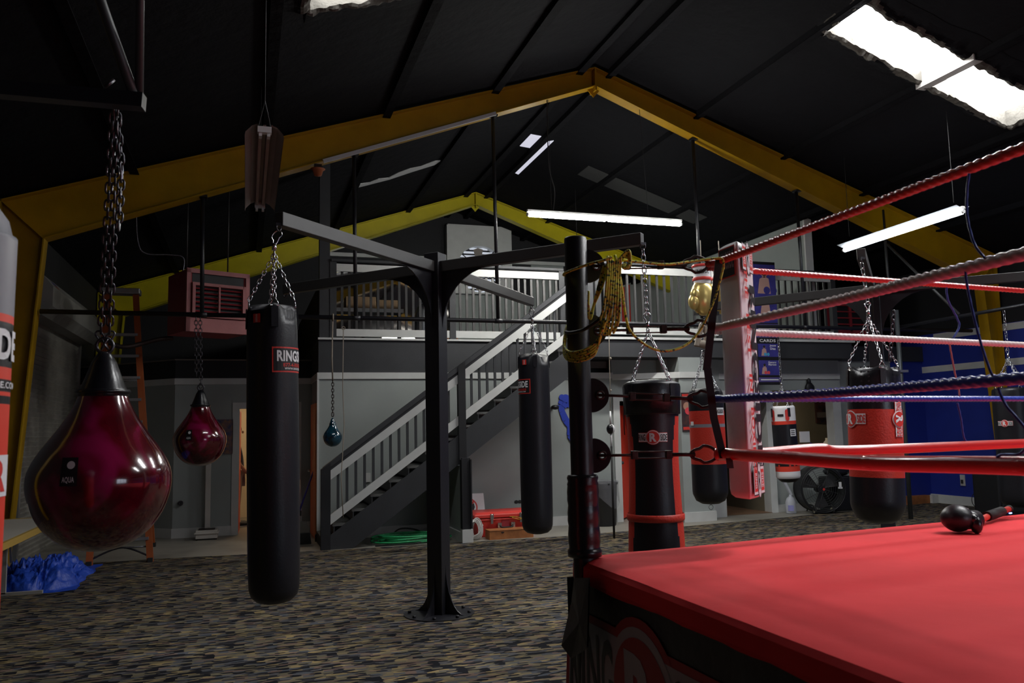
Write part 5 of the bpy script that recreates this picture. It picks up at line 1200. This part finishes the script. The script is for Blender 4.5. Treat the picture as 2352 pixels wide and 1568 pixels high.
# person in the lit room
def person():
    fx_,fy_=-.15,15.40
    t=thing('person','person in dark top and pale trousers standing mostly hidden in the lit doorway','person',(fx_,fy_,0))
    J=[((0,0,.90),.125),((0,0,1.12),.12),((0,.0,1.36),.14),((0,0,1.46),.06),((0,0,1.55),.055),((0,.0,1.66),.095),
       ((0,-.09,.86),.095),((.015,-.10,.47),.062),((-.01,-.10,.09),.045),((.15,-.10,.035),.035),
       ((0,.09,.86),.095),((.015,.10,.47),.062),((-.01,.10,.09),.045),((.15,.10,.035),.035),
       ((0,-.19,1.38),.055),((.02,-.24,1.12),.042),((.16,-.20,.95),.032),((.24,-.19,.92),.03),
       ((0,.19,1.38),.055),((.02,.24,1.12),.042),((.16,.20,.95),.032),((.24,.19,.92),.03)]
    Ed=[(0,1),(1,2),(2,3),(3,4),(4,5),(0,6),(6,7),(7,8),(8,9),(0,10),(10,11),(11,12),(12,13),(2,14),(14,15),(15,16),(16,17),(2,18),(18,19),(19,20),(20,21)]
    def skin(nm,idx,k,mt):
        mp_={i:n for n,i in enumerate(idx)};me=bpy.data.meshes.new(nm);me.from_pydata([J[i][0] for i in idx],[(mp_[a],mp_[b]) for a,b in Ed if a in mp_ and b in mp_],[])
        o=bpy.data.objects.new(nm,me);COL.objects.link(o);o.parent=t;md=o.modifiers.new('s','SKIN');md.use_smooth_shade=True
        me.skin_vertices[0].data[0].use_root=True
        for i in idx:me.skin_vertices[0].data[mp_[i]].radius=(J[i][1]*k,J[i][1]*k)
        o.modifiers.new('u','SUBSURF').levels=2;o.modifiers['u'].render_levels=2;me.materials.append(MATS[mt]);return o
    skin('body',list(range(22)),1,'skin');skin('shirt',[0,1,2,3,14,15,18,19],1.16,'shirt');skin('trousers',[0,6,7,8,10,11,12],1.2,'trousers')
    for s in (-1,1):
        m=MB();m.blob((fx_+.07,fy_+s*.10,.045),(.15,.052,.05),16,10);obj('shoe',m,'shoe',t);m=MB();m.blob((fx_+.07,fy_+s*.10,.012),(.155,.055,.014),16,6);obj('sole',m,'white_print',t)
        for q in range(5):pass
    m=MB();m.blob((fx_-.02,fy_,1.70),(.10,.095,.10),16,12);obj('hair',m,'hair',t)
    m=MB();m.blob((fx_+.10,fy_,1.65),(.02,.015,.025),8,6);obj('nose',m,'skin',t)
person()
# ================================================================== UNDER THE STAIRS
t=thing('garden_hose','coiled green garden hose on the floor below the staircase','hose',(2.35,11.95,0))
for k in range(9):
    rr_=.42+.05*math.sin(k*2.1);cx_=2.30+.10*math.sin(k*1.7);cy_=12.02+.05*math.cos(k*2.3);z0=.02+.018*(k%5)
    m=MB();m.tube([V(cx_+rr_*math.cos(2*PI*i/36)*(1.1 if k!=6 else .75)+(.22 if k==6 else 0),cy_+rr_*.55*math.sin(2*PI*i/36),max(.016,z0+.02*math.sin(2*PI*i/36+k)+(.05*max(0,math.sin(2*PI*i/36)) if k in (3,6) else 0))) for i in range(36)],.0135,8,closed=True);obj('coil',m,'hose_green',t)
m=MB();m.tube(smooth([V(2.05,12.3,.02),V(2.2,12.35,.15),V(2.45,12.35,.13),V(2.6,12.3,.04)]),.012);tag(obj('black_cable',m,'rubber'),'black cable arched over the back of the green hose','cable')
m=MB();m.tube([V(1.75,11.72,.012),V(2.3,11.70,.012),V(2.45,11.74,.03)],.010);tag(obj('black_cable',m,'rubber'),'black cable lying in front of the green hose','cable')
t=thing('toolbox','red plastic cooler-style toolbox with metal latches under the stairs','toolbox',(3.75,12.1,0))
tb=lambda a,b,za,zb_,k=0:None

X0,X1,Y0,Y1=3.27,4.30,11.92,12.42
m=MB();m.add([(X0+.06,Y0+.05,0),(X1-.06,Y0+.05,0),(X1-.06,Y1-.05,0),(X0+.06,Y1-.05,0),(X0,Y0,.27),(X1,Y0,.27),(X1,Y1,.27),(X0,Y1,.27)],[(0,3,2,1),(4,5,6,7),(0,1,5,4),(1,2,6,5),(2,3,7,6),(3,0,4,7)])
m.box((X0-.01,Y0-.015,.245),(X1+.01,Y1+.01,.275));obj('tub',m,'toolbox_red',t,bev=.02)
m=MB();m.add([(X0-.02,Y0-.02,.285),(X1+.02,Y0-.02,.285),(X1+.02,Y1+.02,.285),(X0-.02,Y1+.02,.285),(X0-.02,Y0-.02,.335),(X1+.02,Y0-.02,.335),(X1+.02,Y1+.02,.345),(X0-.02,Y1+.02,.345),(X0+.04,Y0+.05,.365),(X1-.04,Y0+.05,.365),(X1-.04,Y1-.04,.37),(X0+.04,Y1-.04,.37)],[(0,3,2,1),(0,1,5,4),(1,2,6,5),(2,3,7,6),(3,0,4,7),(4,5,9,8),(5,6,10,9),(6,7,11,10),(7,4,8,11),(8,9,10,11)]);ld=obj('lid',m,'toolbox_red',t,bev=.01)
for x in (3.52,3.98):
    m=MB();m.box((x-.025,Y0-.035,.27),(x+.025,Y0-.018,.345));m.cyl((x-.018,Y0-.03,.33),(x+.018,Y0-.03,.33),.014,n=8);m.box((x-.018,Y0-.028,.20),(x+.018,Y0-.012,.27));obj('latch',m,'chrome',ld)
m=MB();m.box((3.68,Y0-.005,.12),(3.80,Y0+.01,.24));obj('grip_recess',m,'heater_red',t)
m=MB();m.tube(smooth([V(3.64,Y0,.19),V(3.66,Y0-.06,.15),V(3.74,Y0-.07,.145),V(3.83,Y0-.06,.15),V(3.85,Y0,.19)]),.011);m2=MB()
for x in (3.64,3.85):m2.box((x-.03,Y0-.03,.13),(x+.03,Y0+.0,.21))
obj('carry_handle',m,'rubber',t);obj('handle_bracket',m2,'chrome',t)
m=MB();m.tube(smooth([V(3.80,Y0-.02,.29),V(3.9,Y0-.04,.285),V(3.99,Y0-.05,.255),V(3.92,Y0-.05,.25),V(3.83,Y0-.03,.28)]),.006);tag(obj('yellow_cord',m,'yellow'),'short loop of yellow cord pinched in the toolbox latch','cord')
t=thing('wooden_box','long varnished wooden box in front of the red toolbox','box',(3.68,11.75,0))
m=MB().box((3.40,11.63,0),(4.08,11.86,.118));obj('body',m,'wood_box',t,bev=.004);m=MB().box((3.395,11.625,.121),(4.085,11.865,.136));obj('lid',m,'wood_box',t,bev=.003)
m=MB();m.blob((3.60,11.629,.098),(.025,.004,.012),10,6);obj('thumb_notch',m,'rust_iron',t)
t=thing('cable_coil','loose coil of pale grey cable beside the red toolbox','cable',(3.2,11.75,0))
for k in range(7):
    m=MB();rr_=.12+.015*(k%3);m.tube([V(3.19+rr_*.6*math.cos(a)+.012*k,11.72+.03*k*.4+.02*math.sin(a*2),.155+rr_*math.sin(a)*(.95 if k<4 else 1.05)) for a in [2*PI*i/28 for i in range(28)]],.0085,8,closed=True);obj('loop',m,'cable_white',t)
m=MB();m.tube(smooth([V(3.14,11.7,.05),V(3.25,11.68,.10),V(3.32,11.70,.22)]),.010);obj('loose_end',m,'cable_white',t)
t=thing('warning_sign','white no-smoking style sign leaning behind the toolbox','sign',(3.35,12.45,0))
m=MB();m.add([(3.12,12.45,.0),(3.60,12.45,.0),(3.60,12.62,.60),(3.12,12.62,.60)],[(0,1,2,3)]);m.add([(3.12,12.47,.0),(3.60,12.47,.0),(3.60,12.64,.60),(3.12,12.64,.60)],[(3,2,1,0)]);obj('board',m,'white_print',t)
mp=planemap(V(3.36,12.535,.30),(1,0,0),(0,.17,.60));m=MB();m.m=0;disc_patch(m,.145,mp,-.02,.10,1);m.m=1;disc_patch(m,.122,mp,-.02,.10,2);m.m=2
m.add([mp(-.08,.12,3),mp(.05,.03,3),mp(.08,.10,3),mp(.07,.16,3),mp(-.02,.14,3)],[(0,1,2,3,4)]);text_mb(m,'R',.045,.06,mp,.05,-.12,3,off=.03);m.m=0
a=.122*.707;m.add([mp(-.02-a-.01,.10-a+.01,4),mp(-.02-a+.01,.10-a-.01,4),mp(-.02+a+.01,.10+a-.01,4),mp(-.02+a-.01,.10+a+.01,4)],[(0,1,2,3)]);obj('sign_print',m,['red_print','white_print','black_print'],t)
m=MB();c=P(1190,1152,y=12.795);m.blob(c-V(.03,0,0),(.035,.004,.028),12,8);m.blob(c+V(.03,0,0),(.035,.004,.028),12,8);tag(obj('wall_hole',m,'rubber'),'small dark double hole plate in the wall under the stairs','wall plate')
# blue boxer silhouette on the wall
c=P(1296,945,y=12.79);m=MB();n_=V(0,-.006,0)
LK=[0]
def limb(pts,w):
    for i in range(len(pts)-1):
        LK[0]+=1;n_=V(0,-.006-.0007*LK[0],0)
        a,b=V(pts[i][0],0,pts[i][1]),V(pts[i+1][0],0,pts[i+1][1]);d=(b-a).normalized();s=V(-d.z,0,d.x);m.prism([c+a+s*w[i],c+a-s*w[i],c+b-s*w[i+1],c+b+s*w[i+1]],n_)
limb([(-.02,.22),(-.06,.12),(-.04,.0),(.02,-.14),(.10,-.24)],[.05,.055,.05,.06,.055]);limb([(.10,-.24),(.08,-.40),(.16,-.55)],[.055,.045,.03]);limb([(.10,-.24),(.2,-.4),(.28,-.55)],[.05,.045,.03]);limb([(-.03,.14),(.05,.08),(.10,.17)],[.04,.035,.035])
m.disc(c+V(.03,0,.22),.07,(0,-1,0),18,.014);m.disc(c+V(-.04,0,.24),.05,(0,-1,0),14,.015)
tag(obj('wall_decal',m,'boxer_blue'),'flat blue boxer silhouette decal beside the ring post','decal')
m=MB();c=P(1275,935,y=12.6);m.cyl(c-V(.02,0,.0),c+V(.02,.18,0),.03);m.blob(c,(.07,.05,.04));tag(obj('wall_mount',m,'plastic_black'),'small black wall bracket behind the black bag near the decal','bracket')
# trash bin with liner
t=thing('trash_can','dark grey trash can with a clear plastic liner behind the ring post','trash can',(5.62,12.45,0))
m=MB().lathe([(0,0),(.20,0),(.21,.02),(.24,.66),(.255,.67),(.255,.70),(.235,.70),(.2,.03),(0,.03)],32,(5.60,12.48,0));obj('bin',m,'plastic_black',t)
m=MB();m.lathe([(.262,.40),(.262,.5),(.258,.6),(.262,.71),(.25,.73),(.235,.7)],40,(5.60,12.48,0))
for p in m.v:
    a=math.atan2(p.y-12.48,p.x-5.6);k=1+.03*math.sin(a*9)+.02*math.sin(a*17+p.z*9);p.x=5.6+(p.x-5.6)*k;p.y=12.48+(p.y-12.48)*k
    if p.z<.45:p.z+=.12*math.sin(a*2+.6)
obj('liner',m,'bag_clear',t)
# ================================================================== RIGHT BACKGROUND
t=thing('drum_fan','large black drum floor fan on wheels against the grey wall','fan',(9.75,12.35,0))
fc=P(1883,1122,y=12.22);fd=V(-.30,-.95,.0).normalized();rot=fd
ax=V(-.25,-1,0).normalized()
m=MB();N=40;a_,b_,_=basis(ax)
for i in range(N):
    q=lambda ang,rad,dd:fc+a_*(rad*math.cos(ang))+b_*(rad*math.sin(ang))+ax*dd
    a0_,a1_=2*PI*i/N,2*PI*(i+1)/N
    for r_ in (.40,.385):m.add([q(a0_,r_,-.18),q(a1_,r_,-.18),q(a1_,r_,.14),q(a0_,r_,.14)],[(0,1,2,3)],True)
    m.add([q(a0_,.40,.14),q(a1_,.40,.14),q(a1_,.375,.15),q(a0_,.375,.15)],[(0,1,2,3)],True)
m.ring(fc+ax*.14,.40,.012,ax,40);m.ring(fc-ax*.18,.40,.012,ax,40);obj('drum',m,'plastic_black',t)
m=MB()
for r_ in (.06,.10,.14,.18,.22,.26,.30,.34,.37):m.ring(fc+ax*.15,r_,.0025,ax,32,4)
for k in range(8):
    a=k*PI/4+.3;m.cyl(fc+ax*.155,q(a,.33,.14) if False else fc+a_*(.39*math.cos(a))+b_*(.39*math.sin(a))+ax*.14,.004,n=6)
obj('front_grill',m,'fan_grill',t)
for k in range(3):
    a=k*2*PI/3+.5;m=MB();pts=[]
    for r_,bb in ((.05,-.3),(.33,-.42),(.35,.0),(.33,.42),(.05,.3)):pts.append(fc+a_*(r_*math.cos(a+bb))+b_*(r_*math.sin(a+bb))+ax*(.03*bb))
    m.prism(pts,ax*.008);obj('blade',m,'grey_steel',t)
m=MB().cyl(fc-ax*.1,fc+ax*.08,.07);obj('motor',m,'plastic_black',t);m=MB().disc(fc+ax*.162,.022,ax,16);obj('centre_badge',m,'red_print',t)
for s in (-1,1):
    p=fc+a_*s*.16+ax*.10;m=MB();pc_=V(p.x,p.y,.07);m.cyl(pc_-a_*.015,pc_+a_*.015,.068,n=24);ty=obj('tyre',m,'rubber',t);m=MB();m.cyl(pc_-a_*.018,pc_+a_*.018,.045,n=20);obj('wheel_hub',m,'fan_wheel',ty)
    m=MB();m.tube([V(pc_.x,pc_.y,.07),V(pc_.x,pc_.y,.14),fc+a_*s*.2-Z*.27],.014);m.tube([fc+a_*s*.2-Z*.28-ax*.15,V(p.x,p.y,.07)-ax*.3,V(p.x,p.y,.03)-ax*.32],.012);obj('stand_leg',m,'plastic_black',t)
m=MB();mp=planemap(fc+a_*(-.30)+Z*.07+ax*.16,a_,Z);grid_patch(m,.05,.1,mp,0,0,1);grid_patch(m,.08,.03,mp,0,-.05,1);obj('maker_label',m,'white_print',t)
# black bag/box behind fan
m=MB();m.box((10.02,12.35,0),(10.55,12.7,.62));tag(obj('black_bin',m,'plastic_black',bev=.03),'black bin with a bag over it behind the floor fan','bin')
m=MB();m.blob((10.29,12.50,.70),(.27,.18,.08),24,12,lambda u:1+.22*NZ.noise(u*4));tag(obj('bin_liner',m,'black_vinyl2'),'black plastic liner bunched on the bin behind the fan','liner')
t=thing('spray_jug','translucent plastic cleaner jug on the floor beside the dark doorway','jug',(9.28,12.5,0))
jb=V(9.26,12.50,0);m=MB();m.T=Matrix.Translation(jb);m.lathe([(0,0),(.095,0),(.10,.02),(.10,.20),(.07,.27),(.03,.30),(.025,.33),(0,.33)],20,ell=(1,.75));obj('bottle',m,'jug',t)
m=MB();m.T=Matrix.Translation(jb);m.tube(smooth([V(.02,0,.32),V(-.02,0,.40),V(-.09,0,.52),V(-.13,0,.58)]),[.03]*25,10);obj('bag_neck',m,'jug',t)
m=MB();grid_patch(m,.1,.10,cylmap(.102,math.atan2(-12.5,-9.3),.10,.001));m.T=None
m.v=[p+jb for p in m.v];obj('label',m,'jug_label',t)
# passage interior red gear
t=thing('gear_rack','dim red gear glimpsed through the dark doorway','gear',(8.3,14.3,0));m=MB();m.blob((8.55,14.3,.4),(.3,.15,.35));obj('bag',m,'black_vinyl',t);m=MB();m.ring((8.55,14.1,.3),.12,.02,(0,1,0));obj('red_hoop',m,'red_print',t)
# poster wall column behind the pad
t=thing('fight_banner','tall dark blue boxing card banner with four fighter panels behind the corner pad','banner',(9.1,12.1,2.2))
ub=[P(1738,602,y=12.1),P(1776,602,y=12.1),P(1790,888,y=12.1),P(1745,888,y=12.1)]
bx0,bx1,bz0,bz1=8.45,8.92,2.27,4.45
m=MB().box((bx0,12.115,bz0),(bx1,12.135,bz1));obj('backing',m,'black_print',t)
mp=planemap(V((bx0+bx1)/2,12.113,0),(1,0,0),Z);W_=bx1-bx0
def panel(nm,z0,z1,col,w=.88,u=0):
    m=MB();grid_patch(m,W_*w,z1-z0,mp,u,(z0+z1)/2,1,n=4);obj(nm,m,col,t)
panel('upper_poster',3.36,4.40,'poster_blue',.98)
panel('lower_caption',3.10,3.34,'banner_purple',.98)
panel('fighter_card',2.76,2.99,'poster_blue');panel('fighter_card',2.44,2.70,'poster_blue');panel('web_strip',2.32,2.40,'banner_purple',.96)
m=MB();text_mb(m,'CARDS',W_*.7,.05,mp,0,3.045,3);obj('header_lettering',m,'white_print',t)
m=MB();text_mb(m,'Jesse',.13,.04,mp,.10,2.955,3);text_mb(m,'Diaz',.11,.04,mp,.10,2.905,3);obj('name_lettering',m,'white_print',t)
m=MB();text_mb(m,'Genaro',.16,.035,mp,.07,2.665,3);text_mb(m,'Marcos',.16,.035,mp,.07,2.625,3);obj('name_lettering',m,'white_print',t)
for z_,w_,h_ in ((2.36,.36,.02),(3.27,.36,.04),(3.18,.33,.03),(3.31,.30,.015)):obj('text_line',grid_patch(MB(),w_,h_,mp,0,z_,3),'white_print',t)
def boxer(u,z,s,gl):
    m=MB();m.m=0;disc_patch(m,.028*s,mp,u,z+.11*s,3,n=14);m.add([mp(u-.05*s,z+.07*s,3),mp(u-.075*s,z-.06*s,3),mp(u+.06*s,z-.06*s,3),mp(u+.045*s,z+.075*s,3),mp(u,z+.095*s,3)],[(0,1,2,3,4)])
    m.m=1;disc_patch(m,.034*s,mp,u+.02*s,z-.03*s,4,n=14);disc_patch(m,.034*s,mp,u+.09*s,z-.03*s,4,n=14);m.m=2;disc_patch(m,.030*s,mp,u,z+.125*s,4,n=10,ax=.9)
    m.v=[p for p in m.v];obj('fighter_print',m,['skin_pale',gl,'hair'],t)
boxer(-.08,2.83,.85,'glove_cyan_print');boxer(-.09,2.51,.85,'glove_red_print');boxer(.0,4.0,2.0,'poster_blue');boxer(0,3.55,1.7,'glove_red_print')
# framed fight poster on grey wall
m=MB().box((6.97,12.18,1.50),(7.32,12.197,2.15));t=thing('wall_poster','boxing poster with red top and bottom bands, seen between two black and red bags','poster',(7.14,12.18,1.5));obj('sheet',m,'poster_dark',t)
mp=planemap(V(7.145,12.178,1.82),(1,0,0),Z);m=MB();grid_patch(m,.33,.07,mp,0,.27,1);grid_patch(m,.33,.05,mp,0,-.27,1);obj('red_bands',m,'red_print',t)
m=MB();m.m=0;disc_patch(m,.07,mp,-.08,.10,2);m.m=1;disc_patch(m,.06,mp,-.06,.02,3);m.m=2;grid_patch(m,.05,.05,mp,.13,.16,3);obj('poster_print',m,['skin','glove_red_print','white_print'],t)
# tan room details
t=thing('framed_photo','dark framed fighter photo on the tan wall behind the counter','picture',(11.8,15.38,1.6));c=P(1897,938,y=15.37);m=MB().box(c-V(.28,.02,.32),c+V(.28,.03,.32));obj('photo',m,'poster_dark',t);m=MB();mp=planemap(c-V(0,.021,0),(1,0,0),Z);grid_patch(m,.54,.12,mp,0,-.14,1);obj('light_band',m,'brown_wall',t)
for i,(px,py,w,h,mt,lb) in enumerate(((1862,998,.09,.16,'poster_blue','small blue bottle on the counter'),(1899,985,.16,.24,'cream_wall','cream cup on the counter, left'),(1912,986,.18,.22,'white_print','white paper box on the counter'),(1926,985,.13,.22,'cream_wall','cream cup on the counter, right of the white box'),(1935,975,.12,.34,'orange_box','orange bottle on the counter'),(1941,965,.13,.30,'wood_edge','yellow packet stacked near the counter post'))):
    c=P(px,py+12,y=13.05);z0=1.06;m=MB()
    if 'bottle' in lb or 'cup' in lb:m.T=Matrix.Translation(V(c.x,13.05,z0));m.lathe([(0,0),(w*.42,0),(w*.45,h*.65),(w*.22,h*.8),(w*.2,h),(0,h)],14)
    else:m.box((c.x-w/2,13.0,z0),(c.x+w/2,13.12,z0+h))
    tag(obj('counter_item',m,mt),lb,'bottle' if 'bottle' in lb else 'container')
m=MB();c=P(1848,1003,y=12.9);m.box(c-V(.1,.02,.10),c+V(.1,.02,.10));tag(obj('paper_note',m,'white_print'),'small white notice beside the patterned bag','notice')
m=MB();c=P(1838,1024,y=12.7);m.box(c-V(.18,.03,.03),c+V(.18,.03,.03));tag(obj('red_display',m,'red_bright'),'small red object on the counter edge beside the patterned bag','gadget')
t=thing('wall_speaker','small dark ornament high on the dim wall above the counter opening','ornament',(10.3,12.6,2.35));c=P(1860,893,y=12.6);m=MB();m.blob(c,(.10,.04,.12),14,10,lambda u:1+.2*NZ.noise(u*3));m.blob(c+V(-.01,0,.14),(.04,.03,.06));obj('body',m,'black_print',t)
# blue corner things
m=MB();c=V(XR-.035,12.02,.47);m.box(c-V(.01,.05,.10),c+V(.01,.05,.10));t=thing('wall_outlet','white outlet on the blue wall','outlet',tuple(c));obj('plate',m,'outlet',t);m=MB();m.box(c-V(.03,.02,.06),c+V(-.01,.02,.01));obj('plug',m,'rubber',t)
t=thing('floor_speaker','tall black speaker cabinet with a small blue light beyond the ring','speaker',(11.4,10.2,0))
sc_=P(2318,1140,y=10.4);m=MB().box((sc_.x-.38,10.25,0),(sc_.x+.30,10.75,.86));obj('cabinet',m,'plastic_black',t,bev=.02);c=P(2321,1178,y=10.245);obj('led',MB().blob(c,(.035,.01,.012)),'led_blue',t)
m=MB().box((sc_.x-.33,10.235,.1),(sc_.x+.25,10.25,.8));obj('grille',m,'rubber',t)
t=thing('floor_stand','grey folding stand with a looped cable beside the speaker','stand',tuple(P(2262,1170,y=11.2)))
c=P(2262,1165,y=11.2);m=MB();m.cyl(V(c.x,c.y,0),V(c.x,c.y,.72),.025);m.cyl(V(c.x,c.y,.05),V(c.x-.25,c.y-.2,0),.02);m.cyl(V(c.x,c.y,.05),V(c.x+.2,c.y-.2,0),.02);obj('pole',m,'grey_steel',t);m=MB().ring(V(c.x-.15,c.y,.2),.13,.006,(0,1,0));obj('cable_loop',m,'rubber',t)
# post beside bag 8
t=thing('vertical_pipe','thin grey vertical pipe with a clamp right of the red and black bag','pipe',(0,0,0));a=P(2062,760,y=10.8);b=P(2070,880,y=10.8);m=MB().cyl(V(b.x,b.y,0),V(a.x,a.y,a.z+.35),.035);obj('pipe',m,'corrugated',t);m=MB().box(V(b.x-.1,b.y-.05,b.z+.18),V(b.x+.12,b.y+.03,b.z+.22));obj('clamp',m,'aluminium',t)
t.location=(b.x,b.y,0)
for ch in t.children:
    for v in ch.data.vertices:v.co-=V(b.x,b.y,0)
# gold gloves
def gold(c,s,label,fl=1):
    c=V(c);t=thing('boxing_glove',label,'glove',tuple(c-Z*.25*s),'gold gloves hanging by the corner pad')
    m=MB();m.T=Matrix.Translation(c)@Matrix.Scale(s,4);m.blob((0,0,-.03),(.125,.10,.17),24,16,lambda u:1+.10*max(0,-u.z)*(1 if abs(u.x)<.8 else 0));obj('mitt',m,'gold',t)
    m=MB();m.T=Matrix.Translation(c)@Matrix.Scale(s,4);m.blob((-.12*fl,-.03,-.09),(.055,.05,.075),16,12);m.blob((-.10*fl,-.03,-.02),(.05,.05,.07),14,10);obj('thumb',m,'gold',t)
    m=MB();m.T=Matrix.Translation(c)@Matrix.Scale(s,4);m.lathe([(.075,.09),(.085,.13),(.08,.14),(.085,.26),(.09,.27),(.07,.27)],24);obj('cuff',m,'white_vinyl',t)
    m=MB();m.T=Matrix.Translation(c)@Matrix.Scale(s,4);m.lathe([(.089,.125),(.091,.13),(.091,.15),(.088,.155)],24);obj('trim_band',m,'red_print',t);m=MB();m.T=Matrix.Translation(c)@Matrix.Scale(s,4);m.lathe([(.091,.255),(.094,.26),(.094,.275),(.088,.28)],24);obj('trim_band',m,'red_print',t)
    mp=cylmap(.088*s,math.atan2(-c.y,-c.x),.205*s,.002);m=MB();text_mb(m,'RINGSIDE',.14*s,.045*s,lambda u,v,k:c+mp(u,v,k));obj('cuff_print',m,'black_print',t)
    m=MB();m.tube([c+Z*.26*s,V(c.x,c.y,c.z+.26*s+.35)],.006);obj('lace',m,'cord_tan',t)
gc=P(1614,674,y=9.0);gold(gc,1.32,'gold boxing glove hanging left of the black strap');gc2=P(1656,672,y=9.2);gold(gc2,1.32,'gold boxing glove hanging half behind the corner pad',-1)
t=thing('hand_wrap','pale rag tied round the spring beside the white rope turnbuckle','rag',tuple(P(1610,770,y=8.8)))
m=MB();m.tube(smooth([P(1612,745,y=8.9),P(1606,770,y=8.9),P(1600,795,y=8.9)]),.035,10);m.tube(smooth([P(1618,748,y=8.9),P(1622,775,y=8.9),P(1618,800,y=8.9)]),.03,10);m.blob(P(1614,790,y=8.9),(.08,.05,.05));obj('cloth',m,'cord_tan',t)
# ================================================================== WORLD
w=bpy.data.worlds.new('world');SC.world=w;w.use_nodes=True;w.node_tree.nodes['Background'].inputs[0].default_value=(.6,.7,1,1);w.node_tree.nodes['Background'].inputs[1].default_value=.0
for o in bpy.data.objects:
    if '_w' in o:del o['_w']
